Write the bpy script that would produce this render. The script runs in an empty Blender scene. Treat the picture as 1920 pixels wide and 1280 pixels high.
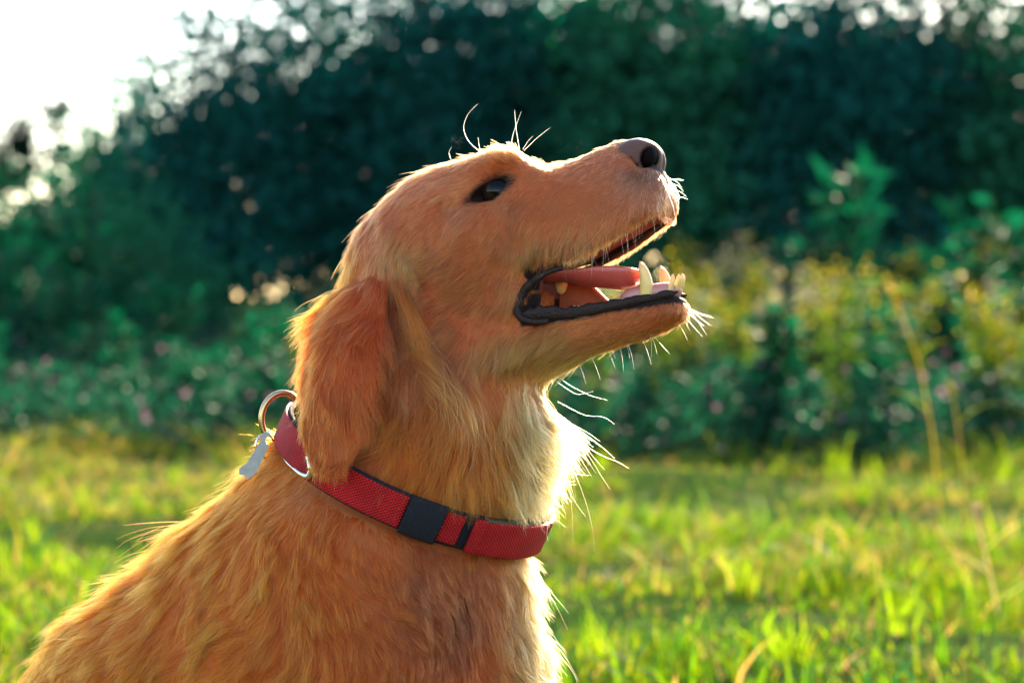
import bpy, math
import numpy as np
from mathutils import Vector
from mathutils.kdtree import KDTree

SC = bpy.context.scene
COL = SC.collection
rng = np.random.default_rng(11)

# ------------------------------------------------------------------ camera, sky, sun, exposure
CAM_D, CAM_H, F_PX, HOR = 1.8, 0.6, 85 / 36 * 1920, 555
S = CAM_D / F_PX                                   # metres per photo pixel at the dog
cd = bpy.data.cameras.new('camera'); cam = bpy.data.objects.new('camera', cd); COL.objects.link(cam)
cam.location = (0, -CAM_D, CAM_H); cam.rotation_euler = (math.pi / 2, 0, 0)
cd.lens, cd.sensor_width = 85, 36
cd.shift_y = -(640 - HOR) / 1920
cd.clip_start, cd.clip_end = 0.05, 2000
cd.dof.use_dof = True; cd.dof.focus_distance = 1.745; cd.dof.aperture_fstop = 7.0
SC.camera = cam

SUN_EL, SUN_AZ = 23.0, 14.0                        # degrees; azimuth clockwise from +Y (away from the camera)
w = bpy.data.worlds.new('World'); SC.world = w; w.use_nodes = True
nt = w.node_tree; nt.nodes.clear()
sky = nt.nodes.new('ShaderNodeTexSky'); sky.sky_type = 'NISHITA'; sky.sun_disc = False
sky.sun_elevation = math.radians(SUN_EL); sky.sun_rotation = math.radians(SUN_AZ)
sky.air_density = 1.0; sky.dust_density = 0.4; sky.ozone_density = 1.0
bg = nt.nodes.new('ShaderNodeBackground'); bg.inputs[1].default_value = 0.085
wo = nt.nodes.new('ShaderNodeOutputWorld')
nt.links.new(sky.outputs[0], bg.inputs[0]); nt.links.new(bg.outputs[0], wo.inputs[0])
sd = bpy.data.lights.new('sun', 'SUN'); sd.energy = 5.0; sd.angle = math.radians(0.6); sd.color = (1.0, 0.86, 0.62)
sun = bpy.data.objects.new('sun', sd); COL.objects.link(sun)
sa, se = math.radians(SUN_AZ), math.radians(SUN_EL)
to_sun = Vector((math.sin(sa) * math.cos(se), math.cos(sa) * math.cos(se), math.sin(se)))
sun.rotation_euler = to_sun.to_track_quat('Z', 'Y').to_euler()
sun.location = (6, 8, 6)
vs = SC.view_settings
vs.view_transform = 'Standard'; vs.look = 'None'; vs.gamma = 1.0; vs.use_curve_mapping = False; vs.exposure = 2.8
cy = SC.cycles
cy.use_denoising = True
cy.max_bounces = 6; cy.diffuse_bounces = 3; cy.glossy_bounces = 3; cy.transmission_bounces = 5; cy.transparent_max_bounces = 6
cy.caustics_reflective = False; cy.caustics_refractive = False
cy.sample_clamp_indirect = 6.0
try: SC.cycles_curves.shape = 'RIBBONS'
except Exception: pass

# ------------------------------------------------------------------ helpers
def mat(name):
    m = bpy.data.materials.new(name); m.use_nodes = True
    n = m.node_tree; b = n.nodes['Principled BSDF']
    return m, n, b, n.nodes['Material Output']

def tag(o, label=None, cat=None, group=None, kind=None):
    for k, x in (('label', label), ('category', cat), ('group', group), ('kind', kind)):
        if x: o[k] = x
    return o

def empty(name, loc=(0, 0, 0), **kw):
    o = bpy.data.objects.new(name, None); COL.objects.link(o); o.location = loc; o.empty_display_size = .05
    return tag(o, **kw)

def mesh_np(name, V, F, material, parent=None, smooth=True, cols=None, link=True, colname='col'):
    """F: (n,3) or (n,4) int array, or list of such arrays."""
    Fs = F if isinstance(F, list) else [F]
    me = bpy.data.meshes.new(name)
    V = np.asarray(V, np.float32)
    me.vertices.add(len(V)); me.vertices.foreach_set('co', V.ravel())
    nl = sum(f.size for f in Fs); nf = sum(len(f) for f in Fs)
    me.loops.add(nl); me.polygons.add(nf)
    me.loops.foreach_set('vertex_index', np.concatenate([f.ravel() for f in Fs]).astype(np.int32))
    tot = np.concatenate([np.full(len(f), f.shape[1]) for f in Fs])
    me.polygons.foreach_set('loop_start', np.concatenate([[0], np.cumsum(tot)[:-1]]).astype(np.int32))
    me.polygons.foreach_set('use_smooth', np.full(nf, smooth))
    me.update(calc_edges=True)
    if cols is not None:
        at = me.attributes.new(colname, 'FLOAT_COLOR', 'POINT')
        c4 = np.ones((len(V), 4), np.float32); c4[:, :3] = cols
        at.data.foreach_set('color', c4.ravel())
    if material: me.materials.append(material)
    if not link: return me
    o = bpy.data.objects.new(name, me); COL.objects.link(o)
    if parent: o.parent = parent
    return o

def place(name, me, parent=None):
    o = bpy.data.objects.new(name, me); COL.objects.link(o)
    if parent: o.parent = parent
    return o

def tube(path, rad, n=8, cap=True, flat=None):
    """tapered tube along a polyline -> V, F(list)"""
    P = np.asarray(path, float); R = np.broadcast_to(np.asarray(rad, float), (len(P),))
    T = np.gradient(P, axis=0); T /= np.linalg.norm(T, axis=1)[:, None] + 1e-12
    up = np.array([0.13, 0.97, 0.21]) if abs(T[0] @ np.array([0.13, 0.97, 0.21])) < .9 else np.array([1., 0, 0])
    V = []
    x = np.cross(T[0], up)
    for i in range(len(P)):
        x = x - (x @ T[i]) * T[i]; x /= np.linalg.norm(x) + 1e-12
        y = np.cross(T[i], x)
        a = np.arange(n) * 2 * math.pi / n
        V.append(P[i] + R[i] * (np.cos(a)[:, None] * x + np.sin(a)[:, None] * y * (flat or 1)))
    V = np.concatenate(V)
    q = []
    for i in range(len(P) - 1):
        for j in range(n):
            k = (j + 1) % n
            q.append((i * n + j, i * n + k, (i + 1) * n + k, (i + 1) * n + j))
    F = [np.array(q)]
    if cap:
        c0 = len(V); V = np.vstack([V, P[0], P[-1]])
        t = [(c0, (j + 1) % n, j) for j in range(n)] + [(c0 + 1, (len(P) - 1) * n + j, (len(P) - 1) * n + (j + 1) % n) for j in range(n)]
        F.append(np.array(t))
    return V, F

class Join:
    def __init__(s): s.V = []; s.F = {3: [], 4: []}; s.C = []; s.n = 0
    def add(s, V, F, c=None):
        for f in (F if isinstance(F, list) else [F]): s.F[f.shape[1]].append(f + s.n)
        s.V.append(V); s.n += len(V)
        if c is not None: s.C.append(np.broadcast_to(np.asarray(c, float), (len(V), 3)))
    def build(s, name, m, parent=None, **kw):
        F = [np.concatenate(s.F[k]) for k in (3, 4) if s.F[k]]
        return mesh_np(name, np.concatenate(s.V), F, m, parent, cols=np.concatenate(s.C) if s.C else None, **kw)

_ph = np.random.default_rng(5)
_K = _ph.normal(size=(24, 3)); _P = _ph.uniform(0, 6.28, 24)
def snoise(p, f, seed=0):
    """cheap smooth noise of points (n,3), about -1..1"""
    idx = (np.arange(7) + seed * 7) % 24
    return sum(np.sin((p * f) @ _K[i] + _P[i] + seed) for i in idx) / 4.2

def smin(a, b, k):
    h = np.clip(.5 + .5 * (b - a) / k, 0, 1)
    return b + (a - b) * h - k * h * (1 - h)
def smax(a, b, k): return -smin(-a, -b, k)
def sstep(x, a, b):
    t = np.clip((x - a) / (b - a), 0, 1); return t * t * (3 - 2 * t)

def surface_nets(f, org, h):
    """naive surface nets of a sampled field -> V, quads"""
    ins = f < 0
    nx, ny, nz = f.shape
    c = np.zeros((nx - 1, ny - 1, nz - 1), np.int8)
    for dx in (0, 1):
        for dy in (0, 1):
            for dz in (0, 1): c += ins[dx:nx - 1 + dx, dy:ny - 1 + dy, dz:nz - 1 + dz]
    act = np.argwhere((c > 0) & (c < 8))
    idx = np.full(c.shape, -1, np.int32); idx[tuple(act.T)] = np.arange(len(act))
    acc = np.zeros((len(act), 3)); cnt = np.zeros(len(act))
    corners = [(i, j, k) for i in (0, 1) for j in (0, 1) for k in (0, 1)]
    for A in corners:
        for ax in range(3):
            if A[ax]: continue
            B = list(A); B[ax] = 1
            fa = f[tuple((act + A).T)]; fb = f[tuple((act + B).T)]
            m = (fa < 0) != (fb < 0)
            t = np.where(m, fa / np.where(m, fa - fb, 1), 0)
            p = np.tile(np.array(A, float), (len(act), 1)); p[:, ax] = t
            acc[m] += p[m]; cnt[m] += 1
    V = (act + acc / cnt[:, None]) * h + np.array(org)
    Q = []
    for ax in range(3):
        o1, o2 = [(1, 2), (2, 0), (0, 1)][ax]
        sl0 = [slice(None)] * 3; sl1 = [slice(None)] * 3
        sl0[ax] = slice(0, -1); sl1[ax] = slice(1, None)
        s0, s1 = ins[tuple(sl0)], ins[tuple(sl1)]
        e = np.argwhere(s0 != s1)
        e = e[(e[:, o1] > 0) & (e[:, o2] > 0) & (e[:, o1] < f.shape[o1] - 1) & (e[:, o2] < f.shape[o2] - 1)]
        flip = ins[tuple(e.T)]
        def at(d1, d2):
            q = e.copy(); q[:, o1] -= d1; q[:, o2] -= d2
            return idx[tuple(q.T)]
        q = np.stack([at(1, 1), at(0, 1), at(0, 0), at(1, 0)], 1)
        q[~flip] = q[~flip][:, ::-1]
        Q.append(q)
    Q = np.concatenate(Q)
    return V, Q[(Q >= 0).all(1)]

def relax(V, Q, it=2, lam=.5):
    e = np.concatenate([Q[:, [0, 1]], Q[:, [1, 2]], Q[:, [2, 3]], Q[:, [3, 0]]]); e = np.concatenate([e, e[:, ::-1]])
    n = len(V); deg = np.bincount(e[:, 0], minlength=n)[:, None]
    for i in range(it):
        for l in (lam, -lam * 1.04) if it > 2 else (lam,):
            a = np.stack([np.bincount(e[:, 0], V[e[:, 1], k], minlength=n) for k in range(3)], 1)
            V = V + l * (a / np.maximum(deg, 1) - V)
    return V

def add_hair(name, P, rad, cols, material, parent):
    """P: (n strands, k points, 3) world; rad (k,) or (n,k)"""
    n, k = P.shape[:2]
    hc = bpy.data.hair_curves.new(name)
    hc.add_curves([k] * n)
    hc.position_data.foreach_set('vector', P.astype(np.float32).ravel())
    ra = hc.attributes.get('radius') or hc.attributes.new('radius', 'FLOAT', 'POINT')
    ra.data.foreach_set('value', np.broadcast_to(rad, (n, k)).astype(np.float32).ravel())
    ca = hc.attributes.new('fur_col', 'FLOAT_COLOR', 'CURVE')
    c4 = np.ones((n, 4), np.float32); c4[:, :3] = cols
    ca.data.foreach_set('color', c4.ravel())
    hc.materials.append(material)
    o = bpy.data.objects.new(name, hc); COL.objects.link(o); o.parent = parent
    return o

def at_px(px, py, Y):
    """world point seen at photo pixel (px, py) whose distance beyond the dog's plane is Y"""
    d = Y + CAM_D
    return np.array([(px - 960) / F_PX * d, Y, CAM_H + (HOR - py) / F_PX * d])
def ground_px(px, py):
    d = CAM_H * F_PX / (py - HOR)
    return np.array([(px - 960) / F_PX * d, d - CAM_D, 0.0])

# ------------------------------------------------------------------ the setting: ground, lawn, weeds, trees
def leafy(name, trans=.45, rough=.7, spec=.06):
    m, n, b, out = mat(name)
    at = n.nodes.new('ShaderNodeAttribute'); at.attribute_name = 'col'
    n.links.new(at.outputs['Color'], b.inputs['Base Color']); b.inputs['Roughness'].default_value = rough; b.inputs['Specular IOR Level'].default_value = spec
    tr = n.nodes.new('ShaderNodeBsdfTranslucent')
    hs = n.nodes.new('ShaderNodeHueSaturation'); hs.inputs['Hue'].default_value = .485; hs.inputs['Saturation'].default_value = 1.15; hs.inputs['Value'].default_value = 1.7
    n.links.new(at.outputs['Color'], hs.inputs['Color']); n.links.new(hs.outputs[0], tr.inputs['Color'])
    mx = n.nodes.new('ShaderNodeMixShader'); mx.inputs[0].default_value = trans
    n.links.new(b.outputs[0], mx.inputs[1]); n.links.new(tr.outputs[0], mx.inputs[2]); n.links.new(mx.outputs[0], out.inputs[0])
    return m
m_leaf, m_grass, m_weed = leafy('leaf', .25), leafy('grass_blade', .5), leafy('weed_leaf', .35)
m_bark, n, b, out = mat('bark')
nz = n.nodes.new('ShaderNodeTexNoise'); nz.inputs['Scale'].default_value = 14; nz.inputs['Detail'].default_value = 6
rp = n.nodes.new('ShaderNodeValToRGB'); rp.color_ramp.elements[0].color = (.02, .017, .015, 1); rp.color_ramp.elements[1].color = (.11, .09, .07, 1)
n.links.new(nz.outputs['Fac'], rp.inputs[0]); n.links.new(rp.outputs[0], b.inputs['Base Color']); b.inputs['Roughness'].default_value = .9
bp = n.nodes.new('ShaderNodeBump'); bp.inputs['Distance'].default_value = .02; n.links.new(nz.outputs['Fac'], bp.inputs['Height']); n.links.new(bp.outputs[0], b.inputs['Normal'])

m_soil, n, b, out = mat('soil_and_thatch')
tc_ = n.nodes.new('ShaderNodeTexCoord')
nz = n.nodes.new('ShaderNodeTexNoise'); nz.inputs['Scale'].default_value = 1.7; nz.inputs['Detail'].default_value = 8; n.links.new(tc_.outputs['Object'], nz.inputs['Vector'])
rp = n.nodes.new('ShaderNodeValToRGB'); e = rp.color_ramp.elements
e[0].position = .3; e[0].color = (.016, .030, .010, 1); e[1].position = .72; e[1].color = (.060, .050, .028, 1)
e2 = e.new(.5); e2.color = (.025, .050, .012, 1)
n.links.new(nz.outputs['Fac'], rp.inputs[0]); n.links.new(rp.outputs[0], b.inputs['Base Color']); b.inputs['Roughness'].default_value = 1; b.inputs['Specular IOR Level'].default_value = 0
nz2 = n.nodes.new('ShaderNodeTexNoise'); nz2.inputs['Scale'].default_value = 60; nz2.inputs['Detail'].default_value = 5; n.links.new(tc_.outputs['Object'], nz2.inputs['Vector'])
bp = n.nodes.new('ShaderNodeBump'); bp.inputs['Distance'].default_value = .03; n.links.new(nz2.outputs['Fac'], bp.inputs['Height']); n.links.new(bp.outputs[0], b.inputs['Normal'])
# ground sheet: fine and gently uneven near by, coarse to the horizon
gx = np.concatenate([[-600, -200, -60, -20], np.linspace(-9, 9, 73), [20, 60, 200, 600]])
gy = np.concatenate([[-300, -60, -12], np.linspace(-4, 14, 73), [20, 30, 60, 200, 900]])
GX, GY = np.meshgrid(gx, gy, indexing='ij')
def ground_h(x, y):
    p = np.stack([x, y, 0 * x], -1).reshape(-1, 3)
    h = .030 * snoise(p, 1.6, 0) + .026 * snoise(p, 4.1, 1)
    near = np.exp(-((np.asarray(x).ravel() + .15) ** 2 + np.asarray(y).ravel() ** 2) / .5)
    return (h * (1 - near) * (np.abs(np.asarray(x).ravel()) < 15) * (np.asarray(y).ravel() < 16)).reshape(np.shape(x))
GV = np.stack([GX, GY, ground_h(GX, GY)], -1).reshape(-1, 3)
ny = len(gy); GF = np.array([(i * ny + j, (i + 1) * ny + j, (i + 1) * ny + j + 1, i * ny + j + 1) for i in range(len(gx) - 1) for j in range(ny - 1)])
tag(mesh_np('ground', GV, GF, m_soil), kind='structure')

def blades(n, px, py, h, wd, lean, cols, segs=2):
    """n grass blades rooted at px,py -> V,F,C"""
    az = rng.uniform(0, 6.283, n); fx, fy = np.cos(az), np.sin(az)
    la = rng.uniform(0, 6.283, n); lx, ly = np.cos(la) * lean, np.sin(la) * lean
    z0 = ground_h(px, py) - .004
    rows = []
    for k in range(segs + 1):
        t = k / segs
        cx = px + lx * h * t ** 1.8; cy_ = py + ly * h * t ** 1.8; cz = z0 + h * (t - .35 * np.minimum(lean, 1.4) * t * t * .7)
        hw = wd * .5 * (1 - t) ** .6 if k < segs else np.zeros(n)
        if k < segs: rows += [np.stack([cx - fx * hw, cy_ - fy * hw, cz], -1), np.stack([cx + fx * hw, cy_ + fy * hw, cz], -1)]
        else: rows += [np.stack([cx, cy_, cz], -1)]
    nvp = len(rows); V = np.stack(rows, 1).reshape(-1, 3)
    base = np.arange(n)[:, None] * nvp
    q = np.concatenate([base + np.array([2 * k, 2 * k + 1, 2 * k + 3, 2 * k + 2]) for k in range(segs - 1)]) if segs > 1 else np.zeros((0, 4), int)
    t = base + np.array([2 * segs - 2, 2 * segs - 1, 2 * segs])
    return V, [t, q], np.repeat(cols, nvp, axis=0)
def lawn_cols(n, px, py, dry):
    base = np.array([(.036, .092, .010), (.066, .120, .011), (.110, .132, .011), (.010, .042, .016), (.20, .145, .05), (.10, .068, .032)])
    p = np.stack([.62 - dry * .4, .62 * np.ones(n), .3 + .0 * dry, .35 - .2 * dry, .10 + .8 * dry, .03 + .25 * dry], 1); p = np.clip(p, .01, 2); p /= p.sum(1)[:, None]
    k = (p.cumsum(1) < rng.random(n)[:, None]).sum(1).clip(0, 5)
    return base[k] * np.clip(rng.normal(1, .4, n), .3, 2.2)[:, None]
N = 250000
d = 1.0 + 8.1 * rng.random(N * 2) ** .8
px = rng.uniform(-1, 1, N * 2) * (.32 * d + 1.3); py = d - 1.9
p3 = np.stack([px, py, 0 * px], -1)
patch = .9 * snoise(p3, 1.5, 2) + .8 * snoise(p3, 4.5, 0)
worn = np.zeros(N * 2)
for wx, wy, rx_, ry_ in ((1620, 965, .55, .30), (1800, 1075, .60, .25), (1130, 1090, .40, .22), (1480, 1075, .35, .16), (1350, 945, .30, .20), (250, 1000, .30, .20), (80, 1110, .22, .18), (1900, 960, .40, .30)):
    gw = ground_px(wx, wy); worn = np.maximum(worn, np.exp(-(((px - gw[0]) / rx_) ** 2 + ((py - gw[1]) / ry_) ** 2)))
worn *= np.clip(.8 + .5 * snoise(p3, 6., 1), 0, 1); patch = patch - 1.1 * worn
keep = rng.random(N * 2) < np.clip(.60 + .75 * patch, .10, 1)
keep &= ~((np.abs(px + .12) < .28) & (np.abs(py - .02) < .12))
px, py, patch, worn = px[keep][:N], py[keep][:N], patch[keep][:N], worn[keep][:N]
n_ = len(px); dry = np.clip(.36 - .7 * snoise(np.stack([px, py, 0 * px], -1), 1.1, 1) - .25 * patch + .7 * worn, 0, 1)
big = rng.random(n_) < .16
h = np.clip(rng.gamma(4, .0082, n_) * np.clip(1 + .75 * patch, .3, 2.2) * np.where(big, 1.7, 1) * (1 + 1.1 * sstep(py, 6.0, 7.0)), .012, .2)
lean = np.clip(rng.gamma(2, .32, n_) + .9 * dry, .05, 2.4)
V_, F_, C_ = blades(n_, px, py, h, rng.uniform(.0022, .0048, n_) * np.where(big, 1.8, 1), lean, lawn_cols(n_, px, py, dry), 3)
tag(mesh_np('lawn_grass', V_, F_, m_grass, cols=C_), 'short sunlit lawn grass mixed with dry blades', 'grass', kind='stuff')
# taller tufts standing out of the lawn, each one a thing
def tuft(px, py, hgt, nb, spread, col):
    J = Join()
    bx, by = rng.normal(0, spread, nb), rng.normal(0, spread, nb)
    V_, F_, C_ = blades(nb, bx + px, by + py, hgt * rng.uniform(.55, 1.1, nb), rng.uniform(.004, .0075, nb), rng.uniform(.1, .5, nb), np.array(col)[None] * rng.uniform(.7, 1.3, (nb, 1)), 4)
    z = float(ground_h(np.array(px), np.array(py)))
    o = mesh_np('grass_tuft', V_ - np.array([px, py, z]), F_, m_grass, cols=C_); o.location = (px, py, z)
    return o
for (x, y, hp, nb) in ((1355, 1110, 75, 16), (1400, 1130, 90, 14), (1690, 1225, 120, 14), (1545, 1020, 60, 12), (1580, 905, 90, 14), (1560, 890, 60, 18), (1640, 905, 60, 16), (1250, 1000, 60, 14), (1180, 990, 55, 12), (1470, 1270, 90, 16), (1120, 1250, 80, 16), (1760, 1120, 60, 12), (1880, 900, 60, 12),
                       (60, 1010, 70, 18), (150, 960, 80, 18), (260, 950, 60, 16), (120, 1100, 80, 18), (30, 1180, 90, 16), (330, 905, 50, 14), (1130, 900, 50, 14)):
    g = ground_px(x, y); dd = g[1] + CAM_D
    tag(tuft(g[0], g[1], hp * dd / F_PX, nb, .013, (.12, .19, .02)), 'upright tuft of longer yellow-green grass standing out of the lawn', 'grass tuft', 'grass tufts in the lawn')

def stalk(name, pts, Y, r0, label, col, head):
    """a single dry grass stalk through picture points, rooted at the first one"""
    root = at_px(*pts[0], Y); P = np.array([at_px(x, y, Y) for x, y in pts]); P[0, 2] = 0
    t = np.linspace(0, len(P) - 1, 16); Pc = np.stack([np.interp(t, range(len(P)), P[:, k]) for k in range(3)], 1)
    base = Pc[0].copy(); Pc = Pc - base
    e = empty(name, base, label=label, cat='grass stalk')
    V_, F_ = tube(Pc, np.linspace(r0, r0 * .45, 16), 6); mesh_np('stem', V_, F_, m_grass, e, cols=np.tile(col, (len(V_), 1)))
    J = Join()
    for i in range(head):
        q = Pc[-1] + (Pc[-4] - Pc[-1]) * rng.random() * 1.2; dr = rng.normal(size=3) * np.array([.5, .5, .3]) + np.array([0, 0, .7]); dr /= np.linalg.norm(dr)
        L = r0 * rng.uniform(5, 10); V_, F_ = tube(np.stack([q, q + dr * L * .5, q + dr * L]), [r0 * .25, r0 * .8, r0 * .15], 5); J.add(V_, F_, np.array(col) * rng.uniform(.8, 1.2))
    tag(J.build('seed_head', m_grass, e), kind='stuff')
    for i in range(3):
        J = Join(); q = Pc[2 + 3 * i]; s_ = (-1) ** i; L = .10 + .05 * rng.random()
        pth = np.stack([q + np.array([s_ * L * u * .8, rng.normal() * .02 * u, L * (u * .9 - .5 * u * u)]) for u in np.linspace(0, 1, 6)])
        V_, F_ = tube(pth, np.linspace(r0 * .7, r0 * .15, 6), 5, flat=.2); J.add(V_, F_, np.array(col) * np.array([.8, 1.05, .7]))
        J.build('leaf', m_grass, e)
stalk('dry_grass_stalk', [(1766, 975), (1750, 820), (1724, 680), (1692, 595), (1662, 530)], 4.3, .0024, 'tall bent yellow grass stalk with a drooping seed head at the lawn edge', (.42, .36, .09), 26)
stalk('dry_grass_stalk', [(1810, 980), (1803, 850), (1790, 760), (1778, 715)], 4.3, .0022, 'shorter upright grass stalk beside the tall bent one', (.38, .33, .10), 18)
stalk('dry_grass_stalk', [(1876, 1190), (1858, 1080), (1838, 1000), (1826, 950)], 2.6, .0026, 'thin pale dry stalk with a forked top in the near lawn', (.48, .40, .24), 14)

# weeds: three kinds of plant, each plant a thing with stem, leaves and flowers
def leaf_quads(P, dirs, L, Wd, C):
    """pointed folded leaves: 2 quads each"""
    n = len(P); dirs = dirs / np.linalg.norm(dirs, axis=1)[:, None]
    side = np.cross(dirs, rng.normal(size=(n, 3))); side /= np.linalg.norm(side, axis=1)[:, None] + 1e-9
    nor = np.cross(side, dirs)
    L = np.broadcast_to(L, (n,))[:, None]; Wd = np.broadcast_to(Wd, (n,))[:, None]
    m = P + dirs * L * .45 + nor * L * .08
    V = np.stack([P, m + side * Wd * .5, P + dirs * L - nor * L * .1, m - side * Wd * .5], 1).reshape(-1, 3)
    return V, np.arange(4 * n).reshape(n, 4), np.repeat(C, 4, axis=0)
def weed_meshes(kind):
    H = (1.0, 1.0, 1.0)[kind]
    J = Join(); J2 = Join(); J3 = Join()
    for s_ in range((5, 4, 6)[kind]):
        a = rng.uniform(0, 6.28); ln = rng.uniform(.02, .22); hh = H * rng.uniform(.7, 1.0)
        path = np.stack([(math.cos(a) * ln * u ** 1.5, math.sin(a) * ln * u ** 1.5, hh * u) for u in np.linspace(0, 1, 7)])
        V_, F_ = tube(path, np.linspace(.006, .002, 7), 5); J.add(V_, F_, (.10, .14, .04))
        nl = (46, 40, 60)[kind]
        u = rng.random(nl) * .95 + .05; P = np.stack([np.interp(u, np.linspace(0, 1, 7), path[:, k]) for k in range(3)], 1)
        dr = rng.normal(size=(nl, 3)) * np.array([1, 1, .35]) + np.array([0, 0, .35])
        col = np.array([(.045, .085, .014), (.008, .055, .030), (.055, .085, .018)][kind])[None] * rng.uniform(.6, 1.4, (nl, 1))
        J2.add(*leaf_quads(P, dr, (.10, .13, .08)[kind] * rng.uniform(.6, 1.3, nl), (.022, .045, .018)[kind], col))
        if kind != 1:
            nf = (34, 0, 22)[kind]; top = path[-1]
            P = top + rng.normal(size=(nf, 3)) * np.array([.045, .045, .085]) - np.array([0, 0, .05])
            col = np.array([(.20, .18, .02), 0, (.22, .19, .13)][kind])[None] * rng.uniform(.7, 1.2, (nf, 1))
            J3.add(*leaf_quads(P, rng.normal(size=(nf, 3)), .028, .022, col))
    ms = [J.build('stem', m_weed, link=False), J2.build('leaves', m_weed, link=False)]
    if kind != 1: ms.append(J3.build('flowers', m_weed, link=False))
    return ms
protos = [[weed_meshes(k) for _ in range(3)] for k in range(3)]
WN = ('goldenrod_plant', 'leafy_weed', 'seeding_weed')
WL = ('goldenrod weed with yellow flower plumes in the growth behind the lawn', 'tall broad-leaved green weed in the growth behind the lawn', 'weed gone to pale fluffy seed in the growth behind the lawn')
WG = ('goldenrod plants', 'broad-leaved weeds', 'seeding weeds')
def weed(kind, x, y, hgt):
    ms = protos[kind][rng.integers(3)]
    e = empty(WN[kind], (x, y, 0), label=WL[kind], cat='weed', group=WG[kind]); sc = hgt; e.scale = (sc * rng.uniform(.8, 1.2), sc, sc); e.rotation_euler = (0, 0, rng.uniform(0, 6.28))
    for m_, nm in zip(ms, ('stem', 'leaves', 'flowers')):
        o = place(nm, m_, e)
        if nm != 'stem': o['kind'] = 'stuff'
for i in range(150):
    Y = rng.uniform(7.2, 12.5); hw = .225 * (Y + 1.8) + .6; x = rng.uniform(-hw, hw); pxx = 960 + x / (Y + 1.8) * F_PX
    right = pxx > 1000
    k = rng.choice(3, p=(.55, .38, .07) if right else (.16, .82, .02))
    top = (rng.normal(520, 45) if right else rng.normal(600, 45)) - (Y - 8) * 6
    weed(k, x, Y, float(np.clip(CAM_H + (HOR - top) / F_PX * (Y + 1.8), .35, 1.3)))
for (pxx, top, Y, k) in ((1570, 250, 11, 1), (1590, 330, 11.3, 1), (1545, 330, 10.6, 1), (1850, 300, 12, 1), (1900, 350, 11.5, 1), (1790, 400, 11, 1), (1700, 430, 12, 1), (1450, 400, 12, 1), (1380, 440, 11, 2), (1520, 500, 8.6, 2), (1455, 545, 8.2, 2), (1860, 565, 8.5, 2), (1280, 470, 11.5, 0), (1190, 480, 11.5, 1),
                         (150, 330, 12.5, 1), (60, 350, 12.5, 1), (230, 400, 12, 1), (330, 520, 11, 1), (20, 420, 11.5, 1), (120, 480, 10.5, 1)):
    weed(k, (pxx - 960) / F_PX * (Y + 1.8), Y, CAM_H + (HOR - top) / F_PX * (Y + 1.8))
# low growth at the foot of the weeds, with small mauve blossoms
n_ = 44000
Y = rng.uniform(6.75, 13, n_); x = rng.uniform(-1, 1, n_) * (.30 * (Y + 1.8) + 1.0)
hm = .17 + .10 * snoise(np.stack([x, Y, 0 * x], -1), 1.3, 1) + .06 * snoise(np.stack([x, Y, 0 * x], -1), 4., 0) + .05 * (Y - 7)
hm = np.where(Y < 7.2, hm * (Y - 6.6) / .6, hm)
edge_ = Y > 6.95 + .35 * snoise(np.stack([x, 0 * x, 0 * x], -1), 2.3, 1); x, Y, hm = x[edge_], Y[edge_], hm[edge_]; n_ = len(x)
P = np.stack([x, Y, hm * rng.random(n_) ** .6 + .01], -1)
J = Join(); J.add(*leaf_quads(P, rng.normal(size=(n_, 3)) + np.array([0, 0, .5]), rng.uniform(.035, .085, n_), rng.uniform(.012, .028, n_), np.array((.010, .042, .026))[None] * rng.uniform(.5, 1.6, (n_, 1))))
k = rng.random(n_) < .025; Pf = P[k] + np.array([0, -.03, .05])
J.add(*leaf_quads(Pf, rng.normal(size=(k.sum(), 3)), .03, .028, np.array((.15, .075, .11))[None] * rng.uniform(.5, 1.3, (k.sum(), 1))))
tag(J.build('clover_growth', m_weed), 'low dark green clover with mauve blossoms along the lawn edge', 'clover', kind='stuff')

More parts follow.
